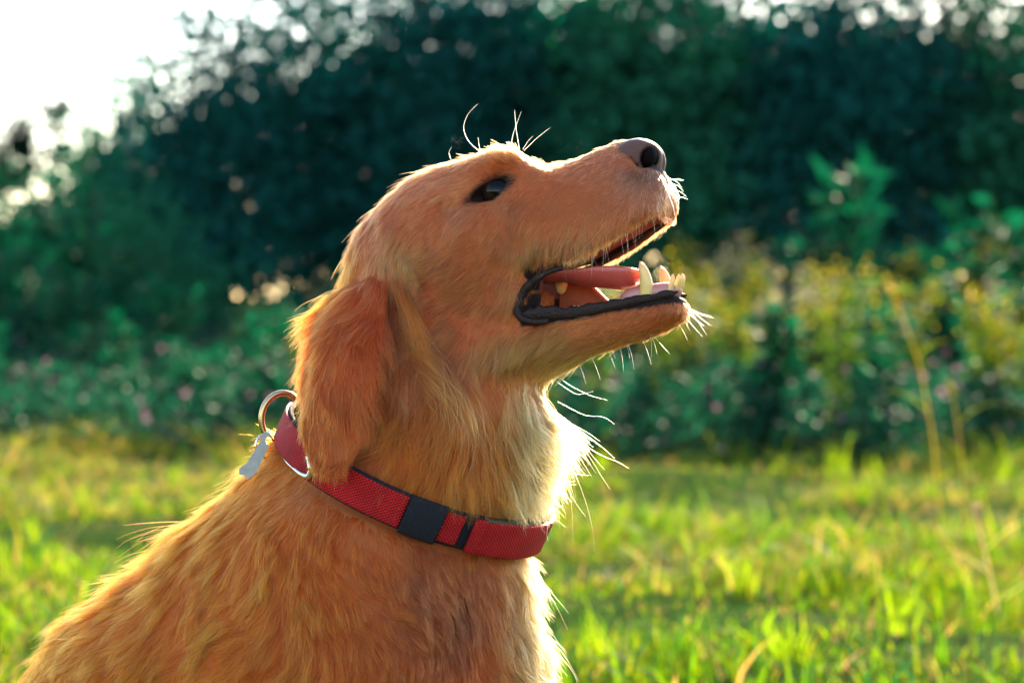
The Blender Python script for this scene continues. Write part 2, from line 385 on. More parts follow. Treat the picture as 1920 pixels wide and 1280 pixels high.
def tree(name, px, top, hw_px, Y, nleaf, label, group, col, sparse=.0, base=.1, leaf=.088):
    d_ = Y + CAM_D; x = (px - 960) / F_PX * d_; H = CAM_H + (HOR - top) / F_PX * d_; R = hw_px / F_PX * d_
    e = empty(name, (x, Y, 0), label=label, cat='tree', group=group)
    J = Join(); tips = []
    tr = np.stack([(.06 * math.sin(2.1 * u + px), .06 * math.cos(1.7 * u + px), H * .82 * u) for u in np.linspace(0, 1, 8)])
    V_, F_ = tube(tr, np.linspace(.022 * H, .006 * H, 8), 8); J.add(V_, F_)
    for i in range(14):
        u = rng.uniform(.12, .98); p0 = np.array([np.interp(u, np.linspace(0, 1, 8), tr[:, k]) for k in range(3)]); a = rng.uniform(0, 6.28)
        L = R * rng.uniform(.6, 1.0) * (1.1 - .5 * u); q = p0 + np.array([math.cos(a) * L, math.sin(a) * L, L * rng.uniform(.35, .9)])
        V_, F_ = tube(np.stack([p0, (p0 + q) / 2 + rng.normal(size=3) * .05 * L, q]), [.010 * H * (1.1 - u), .007 * H * (1.1 - u), .002 * H], 6); J.add(V_, F_); tips += [q, (p0 + q) / 2]
    J.build('trunk', m_bark, e)
    # leaf clumps through the crown's volume
    nc = max(10, nleaf // 70)
    c = rng.normal(size=(nc, 3)); c /= np.linalg.norm(c, axis=1)[:, None]; c *= rng.random((nc, 1)) ** .45
    c = c * np.array([R, R, H * (1 - base) / 2]) + np.array([0, 0, H * (1 + base) / 2]); c[:len(tips)] = np.array(tips)[:nc]
    own = rng.integers(nc, size=nleaf); cs = rng.uniform(.10, .24, nc) * (1.15 - sparse * .6)
    P = c[own] + rng.normal(size=(nleaf, 3)) * cs[own][:, None] * np.array([1, 1, .8])
    u = P[:, 2] / H; ok = (u > .03) & (rng.random(nleaf) < (1 - .60 * sstep(u, .56, .72) if not sparse else .85 - .3 * u))
    P = P[ok]; own = own[ok]; nl = len(P)
    cc = np.array(col)[None] * (rng.uniform(.55, 1.45, nc)[own] * rng.uniform(.7, 1.3, nl))[:, None]
    V_, F_, C_ = leaf_quads(P, rng.normal(size=(nl, 3)) + np.array([0, 0, -.4]), leaf * rng.uniform(.6, 1.4, nl), leaf * .6, cc)
    tag(mesh_np('crown', V_, F_, m_leaf, e, cols=C_, smooth=False), kind='stuff')
DK, MD, BL = (.007, .066, .056), (.016, .098, .052), (.011, .080, .062)
TL = 'dense dark leafy tree in the belt behind the meadow'
for (px_, top, hw, Y, nl, col) in ((255, 90, 110, 17.5, 5500, MD), (390, 0, 165, 17.0, 11000, DK), (590, -200, 200, 18.0, 15000, DK), (800, -330, 210, 17.5, 17000, DK), (1010, -330, 200, 18.5, 17000, DK), (1210, -230, 190, 17.5, 15500, MD),
                              (1390, -280, 190, 18.5, 15500, BL), (1580, -290, 200, 17.5, 15500, DK), (1770, -230, 190, 18.5, 15500, (.035, .060, .040)), (1960, -170, 200, 17.5, 14500, MD)):
    sp_ = {255: 'smaller mid green tree at the end of the tree belt, beside the slender saplings', 390: 'dark tree with its rounded crown standing against the open bright sky', 1770: 'olive-brown leafy tree among the dark teal ones of the belt'}.get(px_)
    tree('leafy_tree', px_, top, hw, Y, nl, sp_ or TL, None if sp_ else 'trees of the dark belt', col)
for (px_, top, hw, Y) in ((260, 270, 240, 24), (640, 150, 260, 25), (1000, 120, 260, 25), (1330, 140, 260, 24), (1650, 130, 260, 25), (2000, 120, 260, 24), (-120, 330, 220, 24), (2350, 60, 260, 22), (-420, 250, 240, 22), (-760, 200, 260, 21), (2700, 80, 260, 21), (3050, 120, 260, 22), (-1100, 220, 260, 22)):
    tree('rear_tree', px_, top, hw, Y, 8000, 'dark bushy tree in the second row, showing between the front trees', 'second row of trees', DK, leaf=.10)
for (px_, top, hw, Y) in ((190, 280, 120, 15.0), (60, 320, 110, 15.5), (-90, 330, 120, 15.0), (300, 420, 90, 14.5)):
    tree('green_bush', px_, top, hw, Y, 4200, 'lighter green bush in front of the dark trees, below the open sky', 'lighter green bushes', (.016, .100, .045), leaf=.06, base=.02)
for (px_, top, hw, Y) in ((45, 40, 34, 20.0), (105, 60, 40, 20.5), (175, 130, 44, 20.0), (10, 170, 40, 21.0)):
    tree('slender_sapling', px_, top, hw, Y, 2200, 'slender young tree with thin foliage against the bright sky', 'slender saplings', (.0025, .014, .009), sparse=.9, leaf=.07)
# ------------------------------------------------------------------ the dog: implicit surface in photo-pixel units
# a: along the picture's x on the dog's mid plane, z: up (= -picture y), v: sideways, negative = the side towards the camera
YAW, ROLL = math.radians(18), 0.09
LX, LY, TY = math.sin(YAW), math.cos(YAW), math.tan(YAW)
def to_world(a, z, v):
    X = a + v * LX; Y = -(a - 850) * TY + v * LY
    return np.stack([(X - 960) * S, Y * S, CAM_H + (HOR + z) * S], -1)
def from_px(x, y, v, head=True):
    """mid-plane coordinates of the point that shows at picture (x, y) when it lies v to the side"""
    return x - v * LX, -y, v

def prof(pts, n=400, sm=13):
    pts = np.array(sorted(pts), float)
    u = np.linspace(pts[0, 0], pts[-1, 0], n); y = np.interp(u, pts[:, 0], pts[:, 1])
    k = np.hanning(sm + 2)[1:-1]; k /= k.sum()
    y = np.convolve(np.pad(y, sm // 2, mode='edge'), k, 'valid')
    return lambda q: np.interp(q, u, y)
def rot_pts(pts, th, o):
    c, s = math.cos(th), math.sin(th)
    return [((x - o[0]) * c + (-y - o[1]) * s, -(x - o[0]) * s + (-y - o[1]) * c) for x, y in pts]

TH_U, O_U = math.radians(24), (900, -430)
TOP_U = prof(rot_pts([(652, 530), (676, 460), (697, 418), (742, 370), (790, 332), (846, 309), (897, 299), (955, 296), (990, 305), (1034, 317), (1078, 306),
                      (1125, 284), (1169, 268), (1209, 262), (1240, 290)], TH_U, O_U), sm=21)
BOT_U = prof(rot_pts([(1275, 388), (1262, 398), (1222, 430), (1175, 468), (1118, 500), (1058, 524), (1005, 550), (920, 590), (800, 610), (700, 590), (652, 540)], TH_U, O_U), sm=21)
WID_U = prof([(-262, 20), (-240, 85), (-215, 115), (-187, 132), (-122, 150), (-59, 153), (3, 146), (54, 132), (117, 108), (172, 90), (217, 84), (268, 80), (314, 78), (370, 74)], sm=21)
def upper_uw(a, z):
    c, s = math.cos(TH_U), math.sin(TH_U)
    return (a - O_U[0]) * c + (z - O_U[1]) * s, -(a - O_U[0]) * s + (z - O_U[1]) * c
TH_J, O_J = math.radians(11), (1100, -620)
TOP_J = prof(rot_pts([(1292, 546), (1252, 553), (1196, 569), (1120, 588), (1050, 598), (980, 604), (900, 604)], TH_J, O_J))
BOT_J = prof(rot_pts([(1292, 592), (1265, 605), (1205, 632), (1125, 654), (1060, 682), (980, 715), (900, 740)], TH_J, O_J))
WID_J = prof([(-200, 125), (-137, 112), (-66, 88), (0, 66), (90, 54), (150, 49), (200, 46)])
def jaw_uw(a, z):
    c, s = math.cos(TH_J), math.sin(TH_J)
    return (a - O_J[0]) * c + (z - O_J[1]) * s, -(a - O_J[0]) * s + (z - O_J[1]) * c

def endcap(u, u0, u1, p=2.4):
    t = np.clip((u - u0) / (u1 - u0), 0, .999); return (1 - t ** p) ** (1 / p)
def f_upper(a, z, v):
    u, wv = upper_uw(a, z)
    t, b, W = TOP_U(u), BOT_U(u), WID_U(u)
    e = endcap(u, 296, 349)
    # the front of the muzzle closes towards a point a little below the nose
    c0 = (t + b) / 2; h = np.maximum((t - b) / 2, 3) * (0.25 + .75 * e); W = W * e
    q = (wv - c0) / h
    mz = sstep(u, 80, 200)
    W = W * (1 - mz * .30 * np.clip(q, 0, 1) ** 1.5 + mz * .06 * np.clip(-q, 0, 1)) + .5
    n = 2.3 + 3.5 * mz * sstep(-q, 0, .5)
    r = (np.abs(v / W) ** n + np.abs(q) ** n) ** (1 / n)
    d = (r - 1) * np.minimum(h, W)
    d = np.maximum(d, np.maximum(u - 349, -262 - u))
    pal = np.maximum.reduce([np.abs(v) - (W - 17), wv - (b + 26), u - 312, 72 - u])
    return smax(d, -pal, 10)
def f_jaw(a, z, v):
    u, wv = jaw_uw(a, z)
    t, b, W = TOP_J(u), BOT_J(u), WID_J(u)
    e = endcap(u, 138, 184)
    c0 = (t + b) / 2; h = np.maximum((t - b) / 2, 3) * (.2 + .8 * e); W = W * e + .5
    q = (wv - c0) / h
    W = W * (1 - .25 * np.clip(-q, 0, 1))
    n = 2.4 + 2.6 * sstep(q, 0, .5)
    r = (np.abs(v / W) ** n + np.abs(q) ** n) ** (1 / n)
    d = np.maximum((r - 1) * np.minimum(h, W), np.maximum(u - 184, -200 - u))
    tr = np.maximum.reduce([np.abs(v) - (W - 15), (t - 17) - wv, u - 150, -80 - u])
    return smax(d, -tr, 8)
def f_ell(a, z, v, c, r, ang=0):
    """ellipsoid with centre (x, y, v) picture style, radii, tilt in the picture plane"""
    da, dz, dv = a - c[0], z + c[1], v - c[2]
    co, si = math.cos(ang), math.sin(ang)
    p, q = da * co + dz * si, -da * si + dz * co
    k = np.sqrt((p / r[0]) ** 2 + (q / r[1]) ** 2 + (dv / r[2]) ** 2)
    return (k - 1) * min(r)
def f_cone(a, z, v, A, ra, B, rb, flat=1.0):
    """round cone between two picture points (x, y, v)"""
    A = np.array([A[0], -A[1], A[2] / flat]); B = np.array([B[0], -B[1], B[2] / flat]); v = v / flat
    d = B - A; t = np.clip(((a - A[0]) * d[0] + (z - A[1]) * d[1] + (v - A[2]) * d[2]) / (d @ d), 0, 1)
    return np.sqrt((a - A[0] - t * d[0]) ** 2 + (z - A[1] - t * d[1]) ** 2 + (v - A[2] - t * d[2]) ** 2) - (ra + (rb - ra) * t)
def poly_sd(px, pz, poly):
    P = np.array(poly, float); d = np.full(px.shape, 1e9); s = np.ones(px.shape)
    for i in range(len(P)):
        A, B = P[i], P[i - 1]; e = B - A; wx, wz = px - A[0], pz - A[1]
        t = np.clip((wx * e[0] + wz * e[1]) / (e @ e), 0, 1)
        d = np.minimum(d, (wx - e[0] * t) ** 2 + (wz - e[1] * t) ** 2)
        c1 = pz >= A[1]; c2 = pz < B[1]; c3 = e[0] * wz > e[1] * wx
        s = np.where((c1 & c2 & c3) | (~c1 & ~c2 & ~c3), -s, s)
    return s * np.sqrt(d)
EAR_A = [(722, 512), (700, 516), (660, 542), (628, 588), (610, 650), (602, 705), (584, 758), (576, 800), (584, 838), (606, 860), (640, 868), (674, 854), (698, 815), (712, 760), (722, 690), (732, 620), (736, 560)]
EAR_B = [(690, 515), (640, 548), (602, 590), (590, 650), (580, 700), (578, 735), (594, 752), (625, 740), (650, 660), (690, 580)]
def ear_v(y): return np.interp(y, [500, 560, 640, 740, 880], [132, 158, 206, 236, 244])
def f_ear(a, z, av):
    """both ears; outlines are those of the near one in the picture"""
    y = -z; vc = ear_v(y); x = a - vc * LX       # picture x of the near flap
    d2 = poly_sd(x, y, EAR_A)
    curl = 14 * np.cos((x - 660) / 34.) + 9 * np.sin((y - 600) / 55. + (x - 640) / 60.)
    thick = 9
    d = np.sqrt(np.maximum(d2 + thick + 3, 0) ** 2 + (av - vc - curl) ** 2) - thick
    vb = vc - 34; d2 = poly_sd(a - vb * LX, y, EAR_B)
    d_b = np.sqrt(np.maximum(d2 + 12, 0) ** 2 + (av - vb) ** 2) - 14
    return smin(d, d_b, 12)

EYE = np.array([from_px(932, 366, -84)[0], 372.0, 84.0])      # mid-plane x, picture y, |v|
EYE_R = 30.0
EYE_ANG = math.radians(33)
def eye_almond(a, z, av):
    return f_ell(a, z, av, (EYE[0] - 4, EYE[1] + 1, EYE[2] + 26), (42, 19, 46), EYE_ANG)

# collar ring (used for the groove in the neck, the fur mask and the collar itself)
CC = np.array([766.0, -889.0, 0.0]); E1 = np.array([0.902, -0.431, 0.0]); E2 = np.array([0.02, 0.10, 0.99]); E2 -= (E2 @ E1) * E1; E2 /= np.linalg.norm(E2)
NN = np.cross(E2, E1); NN /= np.linalg.norm(NN)
if NN[1] < 0: NN = -NN
R1, R2, BW = 243.0, 214.0, 67.0
def collar_coords(a, z, v):
    p = np.stack([a - CC[0], z - CC[1], v - CC[2]], -1)
    x, y, n = p @ E1, p @ E2, p @ NN
    r = np.sqrt((x / R1) ** 2 + (y / R2) ** 2)
    return r, n, np.arctan2(y / R2, x / R1)

def f_torso(a, z, v):
    av = np.abs(v)
    to = f_cone(a, z, v, (728, 938, 0), 238, (625, 1200, 0), 330, .72)
    to = smin(to, f_cone(a, z, v, (625, 1200, 0), 330, (370, 1455, 0), 365, .72), 40)
    to = smin(to, f_cone(a, z, v, (370, 1455, 0), 365, (100, 1730, 0), 312, .78), 40)
    to = smin(to, f_cone(a, z, v, (860, 1120, 0), 130, (880, 1330, 0), 150, .95), 60)                # breast
    to = smin(to, f_ell(a, z, av, (700, 1150, 170), (170, 230, 75), math.radians(-15)), 50)          # shoulder
    f = to
    f = smin(f, f_ell(a, z, av, (170, 1800, 190), (270, 230, 110), 0), 40)                           # thighs
    f = smin(f, f_cone(a, z, av, (330, 1990, 215), 70, (520, 2020, 215), 44), 30)                    # hind feet
    f = smin(f, f_cone(a, z, av, (820, 1420, 125), 105, (850, 1760, 120), 58), 40)                   # fore legs
    f = smin(f, f_cone(a, z, av, (850, 1760, 120), 58, (850, 2000, 120), 50), 20)
    f = smin(f, f_cone(a, z, av, (860, 2015, 122), 50, (915, 2028, 122), 38), 15)
    f = smin(f, f_cone(a, z, v, (-120, 1930, 0), 75, (-520, 2010, 30), 45), 40)                      # tail
    return np.maximum(f, -2062 - z)

def f_body(a, z, v):
    av = np.abs(v); zh = z + ROLL * v
    up = f_upper(a, zh, v); jw = f_jaw(a, zh, v)
    up = smin(up, f_ell(a, zh, av, (EYE[0] - 14, 330, 74), (58, 30, 40), math.radians(20)), 22)      # brow
    up = smin(up, f_ell(a, zh, av, (985, 400, 62), (80, 55, 36), math.radians(30)), 30)             # cheek bone under the eye
    up = smin(up, f_ell(a, zh, av, (895, 480, 92), (85, 95, 52), math.radians(-20)), 35)            # cheek
    up = smin(up, f_ell(a, zh, av, (1195, 385, 48), (62, 36, 30), math.radians(33)), 18)             # flews
    up = smax(up, -f_ell(a, zh, av, (EYE[0], EYE[1], EYE[2] + 34), (39, 14, 28), EYE_ANG), 14)       # socket
    up = smax(up, -f_ell(a, zh, v, (1199, 309, 0), (35, 35, 44), math.radians(10)), 4)
    up = smax(up, -f_ell(a, zh, av, (1214, 310, 50), (26, 15, 24), math.radians(75)), 4)
    hd = smin(up, jw, 7)
    hd = smin(hd, f_ell(a, zh, av, (934, 560, 58), (96, 84, 62), 0), 20)
    for ln, dp, wd in ((((1002, 470), (972, 505), (962, 560), (975, 610)), 5, 15), (((968, 395), (1000, 425), (1010, 460)), 6, 13), (((905, 400), (880, 425), (868, 470)), 5, 14)):
        for (x0, y0), (x1, y1) in zip(ln[:-1], ln[1:]):
            ex, ey = x1 - x0, y1 - y0; tq = np.clip(((a - x0) * ex + (-zh - y0) * ey) / (ex * ex + ey * ey), 0, 1)
            hd = hd + .7 * dp * np.exp(-((a - x0 - tq * ex) ** 2 + (-zh - y0 - tq * ey) ** 2) / wd ** 2) * (av > 50)                             # tissue behind the corner of the mouth
    nk = f_cone(a, z, v, (800, 590, 0), 150, (800, 760, 0), 190, .92)
    nk = smin(nk, f_cone(a, z, v, (810, 770, 0), 186, (800, 880, 0), 205, .92), 30)
    nk = smin(nk, f_cone(a, z, v, (922, 690, 0), 60, (955, 810, 0), 70, 1.1), 45)
    nk = smin(nk, f_cone(a, z, v, (955, 810, 0), 70, (955, 866, 0), 68, 1.1), 30)                    # throat
    f = smin(hd, nk, 38)
    f = smin(f, f_torso(a, z, v), 40)
    f = smin(f, f_ear(a, z, av), 14)
    r, n, _ = collar_coords(a, z, v)                                                                 # the collar presses into the neck
    slab = np.maximum(np.abs(n) - BW * .62, 1 - (r * 1.03)) * 1.0
    groove = np.maximum(np.abs(n) - BW * .62, (0.945 - r) * 200)
    groove = np.maximum(groove, (r - 1.5) * 200)
    keep = f_ear(a, z, av)
    f = smin(smax(f, -groove, 14), keep, 6)
    return np.maximum(f, -2062 - z)

VOX = 5.0
A0, A1, Z0, Z1, V1 = -620, 1330, -2075, -225, 335
ga = np.arange(A0, A1, VOX); gz = np.arange(Z0, Z1, VOX); gv = np.arange(-V1, V1 + 1, VOX)
BLK = 8
fld = np.full(tuple(-(-len(g) // BLK) * BLK for g in (ga, gz, gv)), 50., np.float32)
ctr = [np.array([A + (k * BLK + (BLK - 1) / 2) * VOX for k in range(fld.shape[i] // BLK)]) for i, A in enumerate((A0, Z0, -V1))]
CA, CZ, CV = np.meshgrid(*ctr, indexing='ij')
def f_all(a, z, v):
    o = np.empty(a.shape)
    hi = z > -1030; o[hi] = f_body(a[hi], z[hi], v[hi]); lo = ~hi; o[lo] = f_torso(a[lo], z[lo], v[lo]); return o
fc = f_body(CA, CZ, CV)
fld.reshape(fld.shape[0] // BLK, BLK, fld.shape[1] // BLK, BLK, fld.shape[2] // BLK, BLK)[:] = np.sign(fc)[:, None, :, None, :, None] * 50
blocks = np.argwhere(np.abs(fc) < 62)
kk = np.arange(BLK)
for c0 in range(0, len(blocks), 1500):
    Bk = blocks[c0:c0 + 1500] * BLK
    I = np.broadcast_to(Bk[:, 0, None, None, None] + kk[:, None, None], (len(Bk), BLK, BLK, BLK)).ravel()
    J = np.broadcast_to(Bk[:, 1, None, None, None] + kk[None, :, None], (len(Bk), BLK, BLK, BLK)).ravel()
    K = np.broadcast_to(Bk[:, 2, None, None, None] + kk[None, None, :], (len(Bk), BLK, BLK, BLK)).ravel()
    fld[I, J, K] = f_all(A0 + I * VOX, Z0 + J * VOX, -V1 + K * VOX)
V, Q = surface_nets(fld, (A0, Z0, -V1), VOX)
del fld
V = relax(V, Q, 1, .5)
bV = V                                              # body-space vertices (a, z, v)
W3 = to_world(bV[:, 0], bV[:, 1], bV[:, 2])
# orient outwards
tri = np.concatenate([Q[:, [0, 1, 2]], Q[:, [0, 2, 3]]])
def tri_normals(P, T): return np.cross(P[T[:, 1]] - P[T[:, 0]], P[T[:, 2]] - P[T[:, 0]])
if (tri_normals(W3, tri) * (W3[tri[:, 0]] - W3.mean(0))).sum() < 0:
    Q = Q[:, ::-1]; tri = tri[:, [0, 2, 1]]
tn = tri_normals(W3, tri); vn = np.zeros_like(W3)
for k in range(3):
    for c in range(3): vn[:, c] += np.bincount(tri[:, k], tn[:, c], minlength=len(W3))
vn /= np.linalg.norm(vn, axis=1)[:, None] + 1e-12

CORNER = [(1056, 503), (1024, 514), (996, 533), (977, 558), (971, 582), (982, 597), (1004, 603), (1030, 600)]
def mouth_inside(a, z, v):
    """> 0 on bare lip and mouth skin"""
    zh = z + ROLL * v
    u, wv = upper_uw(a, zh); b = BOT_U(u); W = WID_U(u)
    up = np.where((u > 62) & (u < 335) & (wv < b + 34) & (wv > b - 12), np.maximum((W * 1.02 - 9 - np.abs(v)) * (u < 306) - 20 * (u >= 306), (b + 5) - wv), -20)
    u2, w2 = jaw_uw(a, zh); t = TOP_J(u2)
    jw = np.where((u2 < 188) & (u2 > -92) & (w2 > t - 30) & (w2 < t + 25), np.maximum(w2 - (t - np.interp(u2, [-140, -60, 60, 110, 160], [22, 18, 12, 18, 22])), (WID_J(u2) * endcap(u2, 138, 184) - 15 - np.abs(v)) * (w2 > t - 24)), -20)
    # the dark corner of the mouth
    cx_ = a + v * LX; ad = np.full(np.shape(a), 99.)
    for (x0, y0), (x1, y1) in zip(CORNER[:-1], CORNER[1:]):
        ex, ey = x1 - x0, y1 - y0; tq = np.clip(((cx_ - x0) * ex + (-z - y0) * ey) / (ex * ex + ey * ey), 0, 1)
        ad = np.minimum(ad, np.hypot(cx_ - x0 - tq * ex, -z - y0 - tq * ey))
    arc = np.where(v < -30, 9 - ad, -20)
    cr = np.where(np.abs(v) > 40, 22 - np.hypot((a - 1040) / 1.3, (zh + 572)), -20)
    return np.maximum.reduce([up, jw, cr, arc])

def blob(x, y, cx, cy, rx, ry): return np.exp(-(((x - cx) / rx) ** 2 + ((y - cy) / ry) ** 2))
def coat(a, z, v):
    """the coat's own colour"""
    x, y = a + v * LX, -z
    p = np.stack([a, z, v], -1)
    c = np.empty(p.shape); c[:] = (0.64, 0.080, 0.005)
    def mix(col, m): 
        nonlocal c
        m = np.clip(m, 0, 1)[:, None]; c = c * (1 - m) + np.array(col) * m
    head = sstep(-y, -760, -640) * sstep(x, 640, 700)
    mix((0.60, 0.076, 0.022), head * .85)
    mix((0.62, 0.110, 0.020), .7 * blob(x, y, 1050, 560, 170, 130))                    # pale cheeks and jaw
    mix((0.70, 0.30, 0.085), .85 * sstep(x, 900, 1010) * sstep(y, 640, 720))          # cream throat and breast
    mix((0.58, 0.056, 0.006), .9 * (np.abs(v) > 150) * (y < 880) * (x < 745))           # redder ears
    mix((0.68, 0.095, 0.005), .6 * blob(x, y, 350, 1250, 260, 200))
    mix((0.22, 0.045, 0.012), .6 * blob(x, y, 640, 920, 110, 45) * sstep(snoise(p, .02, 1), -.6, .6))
    mix((0.12, 0.034, 0.014), .95 * blob(x, y, 830, 1120, 140, 140) * (.7 + .3 * sstep(snoise(p, .03, 2), -.5, .5)))                    # shadow on the shoulder, painted into the coat
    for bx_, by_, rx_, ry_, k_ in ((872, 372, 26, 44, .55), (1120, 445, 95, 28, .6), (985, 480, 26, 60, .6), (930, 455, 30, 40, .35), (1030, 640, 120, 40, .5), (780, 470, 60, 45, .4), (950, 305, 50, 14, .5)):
        mix((0.70, 0.175, 0.040), k_ * blob(x, y, bx_, by_, rx_, ry_))                # paler, yellower fur; on the lower muzzle it paints in ground bounce
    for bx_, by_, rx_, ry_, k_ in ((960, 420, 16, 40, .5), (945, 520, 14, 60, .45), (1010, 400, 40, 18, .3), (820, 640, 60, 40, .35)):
        mix((0.30, 0.060, 0.018), k_ * blob(x, y, bx_, by_, rx_, ry_))                # browner streaks that paint shade into the face creases
    mix((0.10, 0.045, 0.03), .95 * blob(x, y, 1200, 338, 46, 17))                     # skin under the nose
    mix((0.36, 0.17, 0.10), .6 * blob(x, y, 1200, 350, 70, 45))
    ea = f_ell(a, z + ROLL * v, np.abs(v), (EYE[0] - 2, EYE[1] + 1, EYE[2] + 20), (44, 17.5, 60), EYE_ANG)
    mix((0.05, 0.022, 0.015), 1 - sstep(ea, -2, 6))
    mix((0.24, 0.08, 0.04), .7 * (blob(x, y, 878, 402, 28, 13) + .8 * blob(x, y, 948, 392, 34, 13)))
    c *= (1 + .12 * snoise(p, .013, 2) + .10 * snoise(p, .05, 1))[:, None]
    return np.clip(c, .004, .95)

mi = mouth_inside(bV[:, 0], bV[:, 1], bV[:, 2])
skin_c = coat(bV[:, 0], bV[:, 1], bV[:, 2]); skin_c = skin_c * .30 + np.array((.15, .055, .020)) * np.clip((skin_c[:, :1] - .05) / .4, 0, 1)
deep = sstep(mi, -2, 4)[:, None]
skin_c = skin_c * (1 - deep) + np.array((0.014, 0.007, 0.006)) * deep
nn_ = (1 - sstep(f_ell(bV[:, 0], bV[:, 1] + ROLL * bV[:, 2], bV[:, 2], (1200, 310, 0), (56, 52, 66)), -4, 4))[:, None]
skin_c = skin_c * (1 - nn_) + np.array((.02, .011, .011)) * nn_
inner = (sstep(mi, 14, 30) * (np.abs(bV[:, 2]) < 62) * (bV[:, 0] > 1010))[:, None]
skin_c = skin_c * (1 - inner) + np.array((0.16, 0.05, 0.045)) * inner

m_skin, n, b, out = mat('dog_skin')
at = n.nodes.new('ShaderNodeAttribute'); at.attribute_name = 'col'
n.links.new(at.outputs['Color'], b.inputs['Base Color']); b.inputs['Roughness'].default_value = .7
b.inputs['Specular IOR Level'].default_value = .1

dog_base = to_world(np.array(500.), np.array(-2066.), np.array(0.))
dog = empty('golden_retriever', (0, 0, 0), label='golden retriever sitting on the lawn in a red collar, head raised and mouth open', cat='dog')
body = mesh_np('body', W3, Q, m_skin, dog, cols=skin_c)

# ---- fur
m_fur, n, b, out = mat('golden_fur')
n.nodes.remove(b)
hb = n.nodes.new('ShaderNodeBsdfHairPrincipled'); hb.model = 'CHIANG'; hb.parametrization = 'COLOR'
at = n.nodes.new('ShaderNodeAttribute'); at.attribute_name = 'fur_col'
hi_ = n.nodes.new('ShaderNodeHairInfo'); rm = n.nodes.new('ShaderNodeMapRange'); rm.inputs['To Min'].default_value = .42; rm.inputs['To Max'].default_value = 1.2  # paler tips as on real hair; darker roots paint shade between clumps
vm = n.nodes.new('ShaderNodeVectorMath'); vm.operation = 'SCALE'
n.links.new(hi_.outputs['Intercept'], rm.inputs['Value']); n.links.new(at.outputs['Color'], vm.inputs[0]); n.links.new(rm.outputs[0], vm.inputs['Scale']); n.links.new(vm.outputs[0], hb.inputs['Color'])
hb.inputs['IOR'].default_value = 1.38; hb.inputs['Roughness'].default_value = .36; hb.inputs['Radial Roughness'].default_value = .6; hb.inputs['Random Roughness'].default_value = .2
n.links.new(hb.outputs[0], out.inputs[0])

